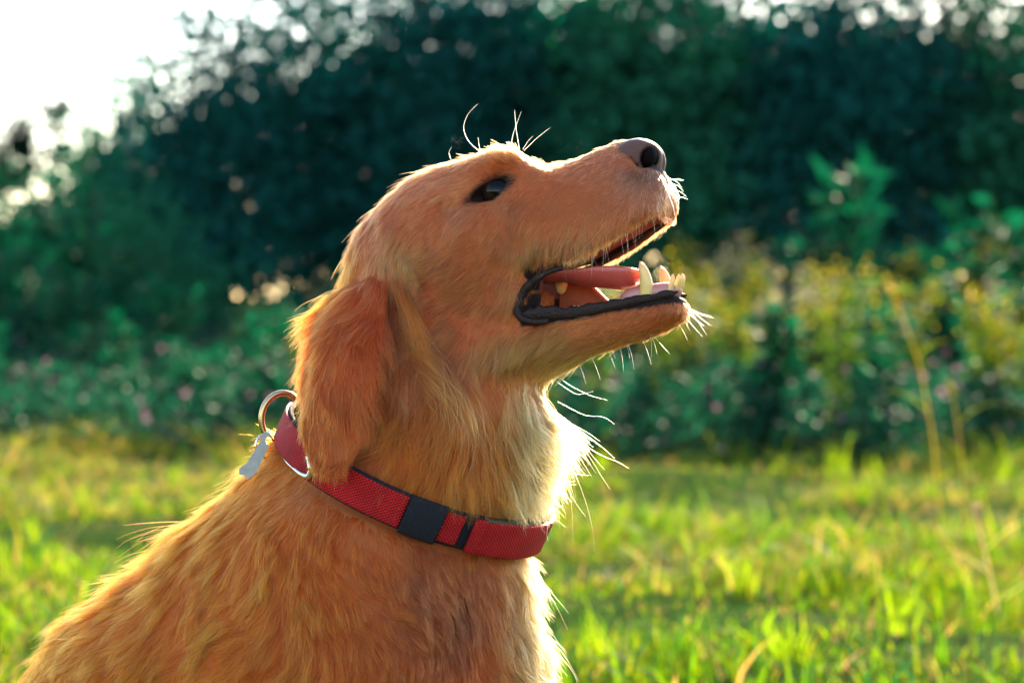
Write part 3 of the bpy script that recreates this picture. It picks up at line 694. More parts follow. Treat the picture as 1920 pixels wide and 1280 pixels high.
# comb guides in the picture: x, y, direction (right, down), length, lift, clump
G = np.array([
    (1190, 275, -1, .25, 9, .30, .1), (1120, 290, -1, .35, 11, .25, .1), (1050, 312, -1, .2, 14, .35, .1), (1150, 350, -.8, .6, 14, .18, .15), (1080, 360, -.8, .6, 18, .15, .15),
    (1210, 365, -.3, 1, 13, .2, .15), (1250, 350, .2, 1, 7, .2, .2), (1262, 375, .3, .9, 8, .25, .2), (1200, 400, -.2, 1, 16, .2, .2), (1140, 430, -.4, .9, 20, .2, .2), (1150, 460, .05, 1, 15, .45, .3), (1220, 410, .15, 1, 14, .45, .3),
    (1080, 480, -.1, 1, 17, .4, .3), (1040, 440, -.55, .85, 26, .15, .2), (1000, 370, -.7, .7, 18, .15, .15), (960, 300, -.7, -.2, 22, .55, .2), (900, 305, -1, .2, 17, .28, .12),
    (930, 330, -.3, -.8, 14, .35, .1), (890, 345, -.8, .2, 15, .2, .1), (850, 330, -.9, .45, 20, .16, .12), (780, 380, -.75, .65, 24, .15, .12), (720, 440, -.5, .85, 28, .15, .15), (680, 490, -.25, 1, 36, .2, .2),
    (850, 430, -.6, .8, 26, .13, .15), (920, 410, -.7, .7, 18, .13, .15), (960, 420, -.5, .85, 20, .14, .15), (980, 470, -.3, .95, 26, .15, .2), (900, 500, -.8, .6, 34, .15, .25), (820, 500, -.75, .65, 42, .18, .3), (760, 500, .4, .6, 42, .25, .35),
    (950, 560, -.35, .95, 34, .15, .25), (880, 600, -.55, .85, 48, .18, .35), (1100, 620, -.9, .4, 20, .15, .15), (1200, 605, -.8, .55, 16, .2, .15), (1275, 580, .1, 1, 10, .3, .1), (1290, 575, .6, .8, 10, .3, .1), (1240, 625, -.6, .8, 17, .35, .2), (1160, 645, -.8, .6, 20, .3, .2),
    (1080, 670, -.6, .8, 34, .25, .25), (1000, 660, -.65, .75, 42, .16, .25), (950, 720, -.2, 1, 60, .2, .4), (1050, 730, .15, 1, 72, .24, .35), (1070, 800, .2, 1, 80, .26, .35), (1060, 870, .15, 1, 74, .24, .35), (980, 820, .3, 1, 80, .25, .55),
    (930, 860, .55, .85, 90, .28, .6), (860, 850, .4, .95, 86, .28, .6), (800, 800, .25, 1, 86, .25, .6), (780, 700, .2, 1, 86, .25, .6), (850, 700, .35, .95, 80, .2, .5), (900, 780, .3, 1, 80, .22, .5),
    (720, 540, -.2, 1, 44, .2, .3), (680, 560, -.45, .9, 44, .2, .3), (640, 560, -.9, .45, 46, .3, .3), (600, 590, -.95, .4, 50, .4, .3), (580, 650, -.7, .75, 44, .3, .3), (565, 720, -.25, 1, 32, .2, .3), (650, 640, -.15, 1, 56, .16, .4), (700, 640, .1, 1, 56, .16, .4),
    (640, 740, -.15, 1, 56, .14, .4), (700, 740, -.05, 1, 50, .14, .4), (600, 800, .15, 1, 32, .08, .15), (640, 840, .2, 1, 34, .1, .3), (690, 810, -.25, 1, 26, .08, .15), (740, 570, .35, .95, 95, .3, .6), (770, 620, .35, .95, 95, .3, .6),
    (600, 895, -.6, .75, 36, .3, .3), (520, 890, -.8, .6, 44, .3, .35), (680, 930, -.1, 1, 40, .3, .35), (780, 990, .35, .95, 46, .3, .4), (880, 1040, .4, .9, 46, .3, .4), (470, 920, -.75, .65, 54, .3, .4), (600, 970, -.3, .95, 58, .25, .45),
    (400, 950, -.8, .55, 62, .3, .45), (310, 1015, -.7, .2, 74, .6, .5), (240, 1080, -.75, .7, 66, .25, .45), (120, 1190, -.75, .65, 66, .25, .45), (500, 1050, -.4, .9, 72, .22, .5), (400, 1060, -.55, .85, 74, .22, .5), (300, 1150, -.4, .92, 80, .2, .5),
    (450, 1180, -.15, 1, 84, .2, .5), (550, 1130, -.05, 1, 76, .22, .5), (650, 1060, .15, .95, 64, .25, .5), (750, 1060, .35, .9, 54, .28, .5), (700, 1150, .3, .95, 56, .28, .55), (830, 1120, .3, .95, 44, .36, .6), (850, 1200, .25, 1, 44, .36, .6), (600, 1230, .1, 1, 76, .22, .5),
    (930, 1100, .3, .95, 60, .25, .4), (1000, 1100, .35, .9, 70, .3, .35), (1040, 1200, .3, .95, 76, .3, .35), (1030, 1280, .25, 1, 80, .3, .35), (920, 1230, .3, 1, 70, .3, .5), (700, 1400, 0, 1, 80, .2, .5), (300, 1500, -.4, .9, 80, .2, .5), (0, 1500, -.6, .8, 80, .2, .5), (900, 1700, 0, 1, 50, .2, .4), (100, 1900, -.3, .9, 70, .2, .4)])

HEAD_N, BODY_N = 140000, 155000
def scatter(n, dens):
    ta = np.linalg.norm(tn, axis=1) * dens
    t = rng.choice(len(tri), n, p=ta / ta.sum())
    r1, r2 = np.sqrt(rng.random(n)), rng.random(n)
    bc = np.stack([1 - r1, r1 * (1 - r2), r1 * r2], 1)
    T = tri[t]
    mixv = lambda A: (A[T] * bc[:, :, None]).sum(1)
    return mixv(bV), mixv(W3), mixv(vn)
tc = bV[tri].mean(1)
xi, yi = tc[:, 0] + tc[:, 2] * LX, -tc[:, 1]
far = np.where(vn[tri[:, 0], 1] > .25, .28, 1.0)
cr, cn, _ = collar_coords(tc[:, 0], tc[:, 1], tc[:, 2])
earm = f_ear(tc[:, 0], tc[:, 1], np.abs(tc[:, 2])) < 6
bare = (np.abs(cn) < BW * .48) & (cr < 1.12) & ~earm
zh = tc[:, 1] + ROLL * tc[:, 2]
bare |= mouth_inside(tc[:, 0], tc[:, 1], tc[:, 2]) > np.where(jaw_uw(tc[:, 0], zh)[1] < TOP_J(jaw_uw(tc[:, 0], zh)[0]) + 20, 7, 0)
bare |= (np.abs(xi - np.interp(yi, [560, 700, 860], [752, 744, 722])) < 13) & (yi > 575) & (yi < 850) & (tc[:, 2] < 0) & ~earm
bare |= f_ell(tc[:, 0], zh, np.abs(tc[:, 2]), (EYE[0] - 2, EYE[1], EYE[2] + 20), (38, 14, 60), EYE_ANG) < 0
uN, wN = upper_uw(tc[:, 0], zh)
bare |= (uN > 300) & (f_ell(tc[:, 0], zh, tc[:, 2], (1197, 310, 0), (46, 46, 58), math.radians(10)) < 0)
is_head = (yi < 690) & (xi > 640) & ~earm & (xi > 700 - (yi - 500) * .3)
low = np.where(yi > 1330, .12, 1.0)
d_head = np.where(is_head & ~bare, far, 0); d_body = np.where(~is_head & ~bare, far * low, 0)

def grow(n, dens, kpts, r_root, clump_n, tone):
    b, P, N = scatter(n, dens)
    N = N / (np.linalg.norm(N, axis=1)[:, None] + 1e-9)
    rc, nc_, _ = collar_coords(b[:, 0], b[:, 1], b[:, 2])
    on_ear = f_ear(b[:, 0], b[:, 1], np.abs(b[:, 2])) < 6
    x, y = b[:, 0] + b[:, 2] * LX, -b[:, 1]
    D2 = (x[:, None] - G[:, 0]) ** 2 + (y[:, None] - G[:, 1]) ** 2
    wt = 1 / (D2 + 400) ** 2; wt /= wt.sum(1)[:, None]
    g = wt @ G[:, 2:]
    d = np.stack([g[:, 0], np.zeros(n), -g[:, 1]], 1); d /= np.linalg.norm(d, axis=1)[:, None] + 1e-9
    long_ = np.clip(g[:, 2] / 70, .1, 1)
    g[:, 4] = np.where(g[:, 2] < 45, g[:, 4] * .5, g[:, 4] * .85)
    # clumps: each has its own turn, lift, length and tone
    ci = rng.choice(n, clump_n, replace=False); kd = KDTree(clump_n)
    for i, p in enumerate(P[ci]): kd.insert(p, i)
    kd.balance()
    oc = np.fromiter((kd.find(p)[1] for p in P), int, n); own = ci[oc]
    q1, q2, q3, q4 = (rng.normal(0, 1, clump_n)[oc] for _ in range(4))
    sw = .85 * long_ * snoise(b, .016, 1) + .5 * long_ * snoise(b, .055, 2) + rng.normal(0, .12, n) + q1 * .22 * long_
    c, s_ = np.cos(sw), np.sin(sw)
    d = np.stack([d[:, 0] * c - d[:, 2] * s_, d[:, 1], d[:, 0] * s_ + d[:, 2] * c], 1)
    t = d - (d * N).sum(1)[:, None] * N; t /= np.linalg.norm(t, axis=1)[:, None] + 1e-9
    L = g[:, 2] * S * np.clip(rng.normal(1, .2, n), .4, 1.7) * (1 + .25 * snoise(b, .03, 0)) * np.clip(1 + .16 * q3 * long_, .5, 1.5)
    L = np.where(b[:, 1] < -880, L * .72, L)                                       # shorter on back and shoulders
    room = (nc_ - BW * .42) * S * 1.1
    L = np.where((nc_ > 0) & (rc < 1.5) & ~on_ear, np.minimum(L, np.maximum(room, 8 * S)), L)      # the ruff ends at the collar
    stray = rng.random(n) < .015; L = np.where(stray, L * 1.5, L)
    lift = g[:, 3] * np.clip(rng.normal(1, .3, n), .2, 2) + stray * .25 + .22 * long_ * snoise(b, .045, 1) + .13 * q2 * long_
    lift = np.clip(lift, .04, 1.2)
    s = np.linspace(0, 1, kpts)
    bend = rng.normal(0, .10, (n, 3)) * long_[:, None] + (np.stack([q4, q1, q3], 1) * .14) * long_[:, None]
    C = P[:, None, :] - N[:, None, :] * .0006 + L[:, None, None] * (t[:, None, :] * s[None, :, None] + N[:, None, :] * (lift[:, None] * (s - .42 * s ** 2))[:, :, None]
        + bend[:, None, :] * (s ** 2)[None, :, None] + np.array([0, 0, -1])[None, None] * (.16 * long_[:, None] * s ** 2)[:, :, None])
    side = np.cross(N, t); ph = rng.uniform(0, 6.28, clump_n)[oc] + rng.normal(0, .3, n)
    C = C + side[:, None, :] * (L * long_ * .065)[:, None, None] * (np.sin(ph[:, None] + 6.5 * s[None] * (.8 + .4 * np.abs(q4))[:, None]) * s[None] ** .8)[:, :, None]
    ck = (g[:, 4] * np.clip(rng.normal(1, .25, n), 0, 1.3))[:, None] * (s ** 1.3)[None]
    ok = np.linalg.norm(P - P[own], axis=1) < .012
    ck = ck * ok[:, None] * (L / (L[own] + 1e-6) < 1.8)[:, None]
    off = C[own] - C
    C = C + off * np.clip(ck * 1.05, 0, .85)[:, :, None]
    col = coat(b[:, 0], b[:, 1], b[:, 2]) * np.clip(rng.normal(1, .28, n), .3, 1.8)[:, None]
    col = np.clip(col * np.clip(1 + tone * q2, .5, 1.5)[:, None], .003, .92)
    R = r_root * np.clip(rng.normal(1, .2, n), .5, 1.6)[:, None] * (1 - .8 * s ** 1.5)[None]
    return C, R, col
C, R, c = grow(HEAD_N, d_head, 5, .00013, 6000, .18)
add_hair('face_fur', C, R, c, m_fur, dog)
C, R, c = grow(BODY_N, d_body, 8, .00015, 5200, .15)
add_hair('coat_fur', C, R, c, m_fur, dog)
PI_ = math.pi
# ---- eyes, nose, mouth
def simple(name, col, rough=.5, spec=.5, sss=0, sub_col=None, coat_w=0, metal=0):
    m, n, b, out = mat(name)
    b.inputs['Base Color'].default_value = (*col, 1); b.inputs['Roughness'].default_value = rough; b.inputs['Specular IOR Level'].default_value = spec
    b.inputs['Metallic'].default_value = metal; b.inputs['Coat Weight'].default_value = coat_w; b.inputs['Coat Roughness'].default_value = .08
    if sss:
        b.inputs['Subsurface Weight'].default_value = sss; b.inputs['Subsurface Radius'].default_value = (1, .35, .2); b.inputs['Subsurface Scale'].default_value = .004
    return m
def noisy(m, scale, amount, bump=.3, dist=.0006):
    n = m.node_tree; b = n.nodes['Principled BSDF']; base = tuple(b.inputs['Base Color'].default_value)
    tc_ = n.nodes.new('ShaderNodeTexCoord'); nz = n.nodes.new('ShaderNodeTexNoise'); nz.inputs['Scale'].default_value = scale; nz.inputs['Detail'].default_value = 4
    n.links.new(tc_.outputs['Object'], nz.inputs['Vector'])
    mx = n.nodes.new('ShaderNodeMix'); mx.data_type = 'RGBA'
    mx.inputs['A'].default_value = tuple(x * (1 - amount) for x in base[:3]) + (1,); mx.inputs['B'].default_value = tuple(min(1, x * (1 + amount)) for x in base[:3]) + (1,)
    n.links.new(nz.outputs['Fac'], mx.inputs['Factor']); n.links.new(mx.outputs['Result'], b.inputs['Base Color'])
    bp = n.nodes.new('ShaderNodeBump'); bp.inputs['Strength'].default_value = bump; bp.inputs['Distance'].default_value = dist
    n.links.new(nz.outputs['Fac'], bp.inputs['Height']); n.links.new(bp.outputs['Normal'], b.inputs['Normal'])
    return m

def head_world(a, y, v):
    """world points of head-space picture coordinates (the head is rolled a little)"""
    a, y, v = np.broadcast_arrays(*[np.asarray(q, float) for q in (a, y, v)])
    return to_world(a, -y - ROLL * v, v)
def sphere(c, r, nu=24, nv=16):
    V = []; F = []
    for i in range(nv + 1):
        th = math.pi * i / nv
        for j in range(nu):
            ph = 2 * math.pi * j / nu; V.append((math.sin(th) * math.cos(ph), math.sin(th) * math.sin(ph), math.cos(th)))
    for i in range(nv):
        for j in range(nu): F.append((i * nu + j, (i + 1) * nu + j, (i + 1) * nu + (j + 1) % nu, i * nu + (j + 1) % nu))
    return np.array(V) * r + c, np.array(F)

m_eye, n, b, out = mat('eye')
tcn = n.nodes.new('ShaderNodeTexCoord'); sp = n.nodes.new('ShaderNodeSeparateXYZ'); n.links.new(tcn.outputs['Object'], sp.inputs[0])
cr_ = n.nodes.new('ShaderNodeValToRGB'); el = cr_.color_ramp.elements
el[0].position = 0; el[0].color = (.012, .007, .005, 1)
for p_, c_ in ((.62, (.012, .008, .006, 1)), (.70, (.022, .009, .005, 1)), (.86, (.018, .007, .004, 1)), (.885, (.003, .003, .003, 1))):
    e_ = el.new(p_); e_.color = c_
el[-1].position = 1; el[-1].color = (.003, .003, .003, 1)
mr = n.nodes.new('ShaderNodeMapRange'); mr.inputs['From Min'].default_value = -EYE_R * S; mr.inputs['From Max'].default_value = EYE_R * S
n.links.new(sp.outputs['Z'], mr.inputs['Value']); n.links.new(mr.outputs[0], cr_.inputs[0]); n.links.new(cr_.outputs[0], b.inputs['Base Color'])
b.inputs['Roughness'].default_value = .02; b.inputs['Specular IOR Level'].default_value = .15
eV, eF = sphere(np.zeros(3), EYE_R * S, 32, 24)
eye_me = mesh_np('eye', eV, eF, m_eye, link=False)
for sg in (-1, 1):
    e = place('eye', eye_me, dog)
    e.location = head_world(EYE[0], EYE[1], sg * EYE[2])
    look = Vector((.55, sg * .80, .28)) if sg > 0 else Vector((.30, -.92, .25))
    e.rotation_euler = look.to_track_quat('Z', 'Y').to_euler()

# nose leather: its own implicit surface, finer
def f_nose(a, z, v):
    av = np.abs(v)
    f = f_ell(a, z, v, (1197, 308, 0), (41, 40, 50), math.radians(10))
    f = smin(f, f_ell(a, z, av, (1193, 309, 34), (38, 33, 27), math.radians(15)), 16)
    f = smin(f, f_ell(a, z, v, (1218, 338, 0), (16, 24, 26), math.radians(10)), 12)
    nos = f_ell(a, z, av, (1221, 308, 42), (22, 14, 32), math.radians(75))
    slit = f_cone(a, z, av, (1218, 326, 54), 8, (1180, 335, 60), 5)
    f = smax(f, -nos, 6); f = smax(f, -slit, 5)
    phil = f_cone(a, z, v, (1240, 290, 0), 4, (1236, 350, 0), 5)
    return smax(f, -phil, 5)
h_ = 2.2; na, nz_, nv_ = np.arange(1150, 1266, h_), np.arange(-356, -246, h_), np.arange(-74, 75, h_)
Vn, Qn = surface_nets(f_nose(*np.meshgrid(na, nz_, nv_, indexing='ij')), (na[0], nz_[0], nv_[0]), h_)
Vn = relax(Vn, Qn, 1, .4)
m_nose = noisy(simple('nose_leather', (.12, .050, .038), .6, .25), 1100, .45, 1.0, .0009)
nose = mesh_np('nose', to_world(Vn[:, 0], Vn[:, 1] - ROLL * Vn[:, 2], Vn[:, 2]), Qn[:, ::-1], m_nose, dog)

m_dark = simple('nostril_dark', (.006, .003, .003), .8, .05)  # dark plugs that paint shade into the hollows of the nose
nsV, nsF = sphere(np.zeros(3), 1, 18, 12)
for sg in (-1, 1):
    c75, s75 = math.cos(math.radians(75)), math.sin(math.radians(75)); q_ = nsV * np.array([20, 12.5, 24])
    mesh_np('nostril_shade', head_world(1219 + q_[:, 0] * c75 - q_[:, 1] * s75, 308 - (q_[:, 0] * s75 + q_[:, 1] * c75), sg * 30 + q_[:, 2]), nsF, m_dark, nose)
# tongue: a soft flat loft lying in the lower jaw
m_tongue = noisy(simple('tongue', (.52, .080, .065), .30, .5, sss=.3, coat_w=.25), 900, .22, .6, .0009)
st = [(1015, 520, 30, 10), (1055, 514, 42, 16), (1095, 510, 48, 28), (1130, 507, 50, 34), (1160, 507, 47, 37), (1186, 509, 36, 28), (1201, 511, 22, 16), (1209, 513, 4, 2)]
st = np.array(st, float); tt = np.linspace(0, 7, 29); stc = np.stack([np.interp(tt, range(8), st[:, k]) for k in range(4)], 1)
ring = np.linspace(0, 2 * math.pi, 24, endpoint=False)
TV = []
for (ax, ay, hw, hh) in stc:
    cx, sy = np.cos(ring), np.sin(ring)
    yy = ay - hh * np.where(sy > 0, sy * .16, sy) + 5 * np.exp(-(cx / .25) ** 2) * (sy > 0)
    TV.append(head_world(np.full(24, ax), yy, hw * np.sign(cx) * np.abs(cx) ** .8 * np.where(sy < 0, 1 - .25 * np.abs(sy) ** 2, 1)))
TV = np.concatenate(TV); TF = np.array([(i * 24 + j, i * 24 + (j + 1) % 24, (i + 1) * 24 + (j + 1) % 24, (i + 1) * 24 + j) for i in range(28) for j in range(24)])
mesh_np('tongue', TV, TF, m_tongue, dog)

m_tooth = simple('tooth', (.80, .50, .17), .28, .5, sss=.3)
def tooth(base, tip, v0, v1, r, bend=6, name='tooth'):
    t = np.linspace(0, 1, 9)
    bx, by = np.array(base), np.array(tip)
    path = np.stack([bx[0] + (by[0] - bx[0]) * t + bend * np.sin(math.pi * t), bx[1] + (by[1] - bx[1]) * t, v0 + (v1 - v0) * t], 1)
    W = head_world(path[:, 0], path[:, 1], path[:, 2])
    V_, F_ = tube(W, r * S * np.sqrt(np.clip(1 - t ** 2.2, .004, 1)), 12)
    return mesh_np(name, V_, F_, m_tooth, dog)
for sg in (-1, 1):
    tooth((1232 if sg > 0 else 1214, 560), (1220 if sg > 0 else 1205, 496), sg * 36, sg * 44, 12.5, 5, 'canine_tooth')
    for k, (x, y, vv) in enumerate(((1252, 528, 24), (1260, 524, 14), (1264, 522, 5))):
        tooth((x - 2, y + 24), (x + 7, y - 8 - 3 * (k == 0)), sg * vv, sg * vv, 5.5, 2, 'incisor_tooth')
    for k, (x, h) in enumerate(() if sg < 0 else ((1182, 0), (1158, 3), (1130, 4), (1098, 8), (1064, 3))):
        tooth((x, 588 - (x - 1064) * .2), (x - 3, 588 - (x - 1064) * .2 - h + 2), sg * (40 + (1182 - x) * .10), sg * (40 + (1182 - x) * .1), 10, 0, 'cheek_tooth')
tooth((1030, 505), (1036, 548), 56, 54, 17, 0, 'cheek_tooth')
# gum of the lower front teeth
m_gum = noisy(simple('gum', (.50, .19, .16), .3, .5, sss=.25), 400, .25, .3)
gV, gF = sphere(np.zeros(3), 1, 24, 14)
gV = np.sign(gV) * np.abs(gV) ** .8
mesh_np('gum', head_world(1214 + 55 * gV[:, 0], 554 - 10 * gV[:, 0] - 20 * gV[:, 2], 44 * gV[:, 1] * (1 - .25 * gV[:, 0])), gF, m_gum, dog)
# black scalloped lower lips
m_lip = noisy(simple('black_lip', (.022, .010, .008), .5, .2), 420, .6, .8, .0016)
# inner cheek behind the tongue, far and near side
m_cheek = noisy(simple('mouth_lining', (.34, .085, .035), .4, .4, sss=.15), 300, .25, .4)
cheekV, cheekF = [], []
nu, nw = 16, 10
for sg in (1,):
    V_ = []
    x1 = 1165 if sg > 0 else 1012
    for i in range(nu):
        x = 930 + (x1 - 930) * i / (nu - 1)
        yt, yb = np.interp(x, [930, 1005, 1058, 1118, 1175], [540, 525, 500, 482, 455]), np.interp(x, [930, 1050, 1196], [604, 600, 574])
        yb2 = yb + 6
        if sg > 0: yt = yt + (yb - 2 - yt) * float(sstep(np.array(x), 1040, 1165))
        for j in range(nw):
            q = j / (nw - 1)
            V_.append((x, yt + (yb2 - yt) * q, sg * (66 + (1050 - x) * .12 + 9 * math.sin(math.pi * q) + 2 * math.sin(i * 1.3 + j))))
    V_ = np.array(V_); F_ = np.array([(i * nw + j, (i + 1) * nw + j, (i + 1) * nw + j + 1, i * nw + j + 1) for i in range(nu - 1) for j in range(nw - 1)])
    o = mesh_np('inner_cheek', head_world(V_[:, 0], V_[:, 1], V_[:, 2]), F_, m_cheek if sg > 0 else m_lip, dog)
    sm_ = o.modifiers.new('thick', 'SOLIDIFY'); sm_.thickness = .003
for sg in (-1, 1):
    xs = np.linspace(1000, 1270, 90)
    uj = jaw_uw(xs, -590.0)[0]
    yy = np.interp(xs, [900, 980, 1050, 1120, 1196, 1252, 1292], [590, 602, 598, 588, 569, 553, 548]) + 6 - (np.interp(xs, np.linspace(990, 1280, 26), rng.normal(0, 3.4, 26)) + np.interp(xs, np.linspace(990, 1280, 60), rng.normal(0, 1.5, 60))) * np.interp(xs, [1150, 1220], [1, .3])
    vv = WID_J(uj) * endcap(uj, 138, 184) - 5
    r = np.interp(xs, [1000, 1030, 1100, 1180, 1250, 1270], [11, 15, 13, 9, 8, 6]) + np.interp(xs, np.linspace(990, 1280, 34), rng.normal(0, 1.6, 34))
    yy = np.interp(xs, [1000, 1028, 1078, 1128, 1178, 1218, 1256, 1272], [597, 593, 589, 581, 571, 562, 554, 549]); nz_l = (yy * 0 + np.interp(xs, np.linspace(990, 1280, 40), rng.normal(0, 1, 40)))
    th = np.linspace(0, 2 * PI_, 14, endpoint=False); LV = []
    for q_, (x_, y_, v_) in enumerate(zip(xs, yy, vv)):
        e_ = min(1, (q_ + 1) / 6, (len(xs) - q_) / 5); rz = np.interp(x_, [1000, 1030, 1120, 1200, 1272], [8, 10, 9, 7, 6]) * e_; up_ = np.sin(th)
        LV.append(head_world(np.full(14, x_), y_ - up_ * rz * np.where(up_ > 0, 1 + .25 * nz_l[q_], 1.5), sg * (v_ + 1 + (6 + .8 * nz_l[q_]) * e_ * np.cos(th))))
    LF = np.array([(i * 14 + j, i * 14 + (j + 1) % 14, (i + 1) * 14 + (j + 1) % 14, (i + 1) * 14 + j) for i in range(len(xs) - 1) for j in range(14)])
    mesh_np('lower_lip', np.concatenate(LV), LF, m_lip, dog)
    xs = np.linspace(1075, 1232, 60); uu = upper_uw(xs, -np.interp(xs, [1005, 1058, 1118, 1175, 1222, 1262], [536, 510, 490, 462, 426, 398]))[0]
    yy = np.interp(xs, [985, 1005, 1058, 1118, 1175, 1222, 1262], [572, 550, 524, 500, 468, 430, 398]) - 18
    vv = (WID_U(uu) * 1.04 * endcap(uu, 296, 349) - 28) * np.interp(xs, [985, 1040], [.8, 1])
    V_, F_ = tube(head_world(xs, yy, sg * vv), np.interp(xs, [985, 1020, 1262], [5, 6, 5]) * S, 8)
    mesh_np('upper_lip', V_, F_, m_lip, dog)

cp = np.array([head_world(x + 29 - 4, y, -92 - 5 * math.sin(PI_ * k / 7)) - np.array([0, 0, ROLL * 92 * S]) for k, (x, y) in enumerate(CORNER)])
tq_ = np.linspace(0, len(cp) - 1, 40); cpc = np.stack([np.interp(tq_, range(len(cp)), cp[:, k]) for k in range(3)], 1)
for _ in range(3): cpc[1:-1] = (cpc[:-2] + 2 * cpc[1:-1] + cpc[2:]) / 4
V_, F_ = tube(cpc, S * (2.5 + 5.5 * np.sin(np.linspace(.12, 2.9, 40)) ** .7 + rng.normal(0, .6, 40)), 10)
mesh_np('mouth_corner', V_, F_, m_lip, dog)
# ------------------------------------------------------------------ collar, tag
m_web, n, b, out = mat('red_webbing')
uvn = n.nodes.new('ShaderNodeAttribute'); uvn.attribute_name = 'weave'
sp = n.nodes.new('ShaderNodeSeparateXYZ'); n.links.new(uvn.outputs['Vector'], sp.inputs[0])
def mth(op, a, b_=None):
    k = n.nodes.new('ShaderNodeMath'); k.operation = op
    for i, q in enumerate((a, b_)):
        if q is None: continue
        if isinstance(q, (int, float)): k.inputs[i].default_value = q
        else: n.links.new(q, k.inputs[i])
    return k.outputs[0]
fu = mth('MULTIPLY', sp.outputs['X'], 2 * math.pi / 13); fv = mth('MULTIPLY', sp.outputs['Y'], 2 * math.pi / 13)
wv_ = mth('MULTIPLY', mth('SINE', mth('ADD', fu, fv)), mth('SINE', mth('SUBTRACT', fu, fv)))
wv_ = mth('ABSOLUTE', wv_)
nz = n.nodes.new('ShaderNodeTexNoise'); nz.inputs['Scale'].default_value = .03; nz.inputs['Detail'].default_value = 5; n.links.new(uvn.outputs['Vector'], nz.inputs['Vector'])
mx = n.nodes.new('ShaderNodeMix'); mx.data_type = 'RGBA'; mx.inputs['A'].default_value = (.26, .002, .005, 1); mx.inputs['B'].default_value = (.90, .018, .022, 1)
n.links.new(wv_, mx.inputs['Factor'])
mx2 = n.nodes.new('ShaderNodeMix'); mx2.data_type = 'RGBA'; mx2.blend_type = 'MULTIPLY'; mx2.inputs['Factor'].default_value = .6
n.links.new(mx.outputs['Result'], mx2.inputs['A']); n.links.new(nz.outputs['Fac'], mx2.inputs['B']); n.links.new(mx2.outputs['Result'], b.inputs['Base Color'])
b.inputs['Roughness'].default_value = .6; b.inputs['Specular IOR Level'].default_value = .2
bp = n.nodes.new('ShaderNodeBump'); bp.inputs['Strength'].default_value = .9; bp.inputs['Distance'].default_value = .0008; n.links.new(wv_, bp.inputs['Height']); n.links.new(bp.outputs[0], b.inputs['Normal'])
m_pad = noisy(simple('black_padding', (.012, .012, .016), .9, .2), 400, .5, .8, .001)
m_edge = noisy(simple('frayed_edge', (.10, .07, .045), 1, .05), 700, .4, .9, .001)
m_steel = noisy(simple('steel', (.72, .70, .66), .22, .5, metal=1), 60, .1, .05)
m_brass = noisy(simple('worn_brass', (.50, .33, .17), .30, .5, metal=1), 80, .2, .1)

def ring_pt(phi, off, n_):
    """point on the collar: angle, outward offset (px), position across the band"""
    k = 1 + off / ((R1 + R2) / 2)
    p = CC + (np.cos(phi) * R1 * k)[..., None] * E1 + (np.sin(phi) * R2 * k)[..., None] * E2 + n_[..., None] * NN
    return to_world(p[..., 0], p[..., 1], p[..., 2])
def band(name, ph0, ph1, off, thick, width, material, parent, n_ph=90, n_w=7, bulge=0, shift=0, offs=None):
    ph = np.linspace(ph0, ph1, n_ph); o = off if offs is None else np.interp(np.linspace(0, 1, n_ph), np.linspace(0, 1, len(offs)), offs)
    o = np.broadcast_to(o, (n_ph,))
    prof_ = [(-.5, 0), (-.5, .8), (-.46, 1)] + [(-.46 + .92 * i / (n_w - 1), 1) for i in range(1, n_w - 1)] + [(.46, 1), (.5, .8), (.5, 0)]
    prof_ = np.array(prof_); m_ = len(prof_)
    PH = np.repeat(ph, m_); T = np.tile(prof_[:, 0] * width + shift, n_ph); O = np.repeat(o, m_) + np.tile(prof_[:, 1] * thick, n_ph) + bulge * np.tile(1 - (2 * prof_[:, 0]) ** 2, n_ph)
    V_ = ring_pt(PH, O, T)
    F_ = [(i * m_ + j, i * m_ + (j + 1) % m_, (i + 1) * m_ + (j + 1) % m_, (i + 1) * m_ + j) for i in range(n_ph - 1) for j in range(m_)]
    caps = [tuple(range(m_))[::-1], tuple((n_ph - 1) * m_ + j for j in range(m_))]
    me = bpy.data.meshes.new(name); me.from_pydata([tuple(q) for q in V_], [], F_ + caps); me.materials.append(material)
    at = me.attributes.new('weave', 'FLOAT_VECTOR', 'POINT'); wv3 = np.stack([PH * (R1 + R2) / 2, T, 0 * T], -1).astype(np.float32); at.data.foreach_set('vector', wv3.ravel())
    o_ = bpy.data.objects.new(name, me); COL.objects.link(o_); o_.parent = parent
    me.polygons.foreach_set('use_smooth', np.ones(len(me.polygons), bool)); me.update()
    return o_
PI = math.pi
collar = empty('dog_collar', (0, 0, 0), label='red woven nylon collar with black padding around the golden retriever\'s neck', cat='collar')
band('padding', -PI, PI - .001, 0, 7, BW * 1.04, m_pad, collar, 160)
# phi: 0 = throat end (right), -pi/2 = towards the camera, +-pi = nape (left)
band('webbing', -PI * 1.22, -PI * .395, 7.5, 5, BW * .92, m_web, collar, 120)
band('webbing', -PI * .305, -PI * .258, 7.5, 4, BW * .86, m_web, collar, 40)
band('webbing_loop', -PI * .225, PI * .55, 9, 6, BW, m_web, collar, 120, offs=(13, 19, 26, 26, 18, 12, 8))
band('stitched_fold', -PI * .238, -PI * .210, 15, 8, BW * 1.0, m_web, collar, 12)
band('stitched_fold', -PI * .02, PI * .012, 20, 6, BW * .8, m_web, collar, 12)
for k in (-1, 1): band('frayed_edge', -PI * .21, PI * .3, 6, 14, 5, m_edge, collar, 70, n_w=3, shift=BW * .5) if k > 0 else None
band('buckle_pad', -PI * .393, -PI * .31, 6, 9, BW * 1.12, m_pad, collar, 24, bulge=5)
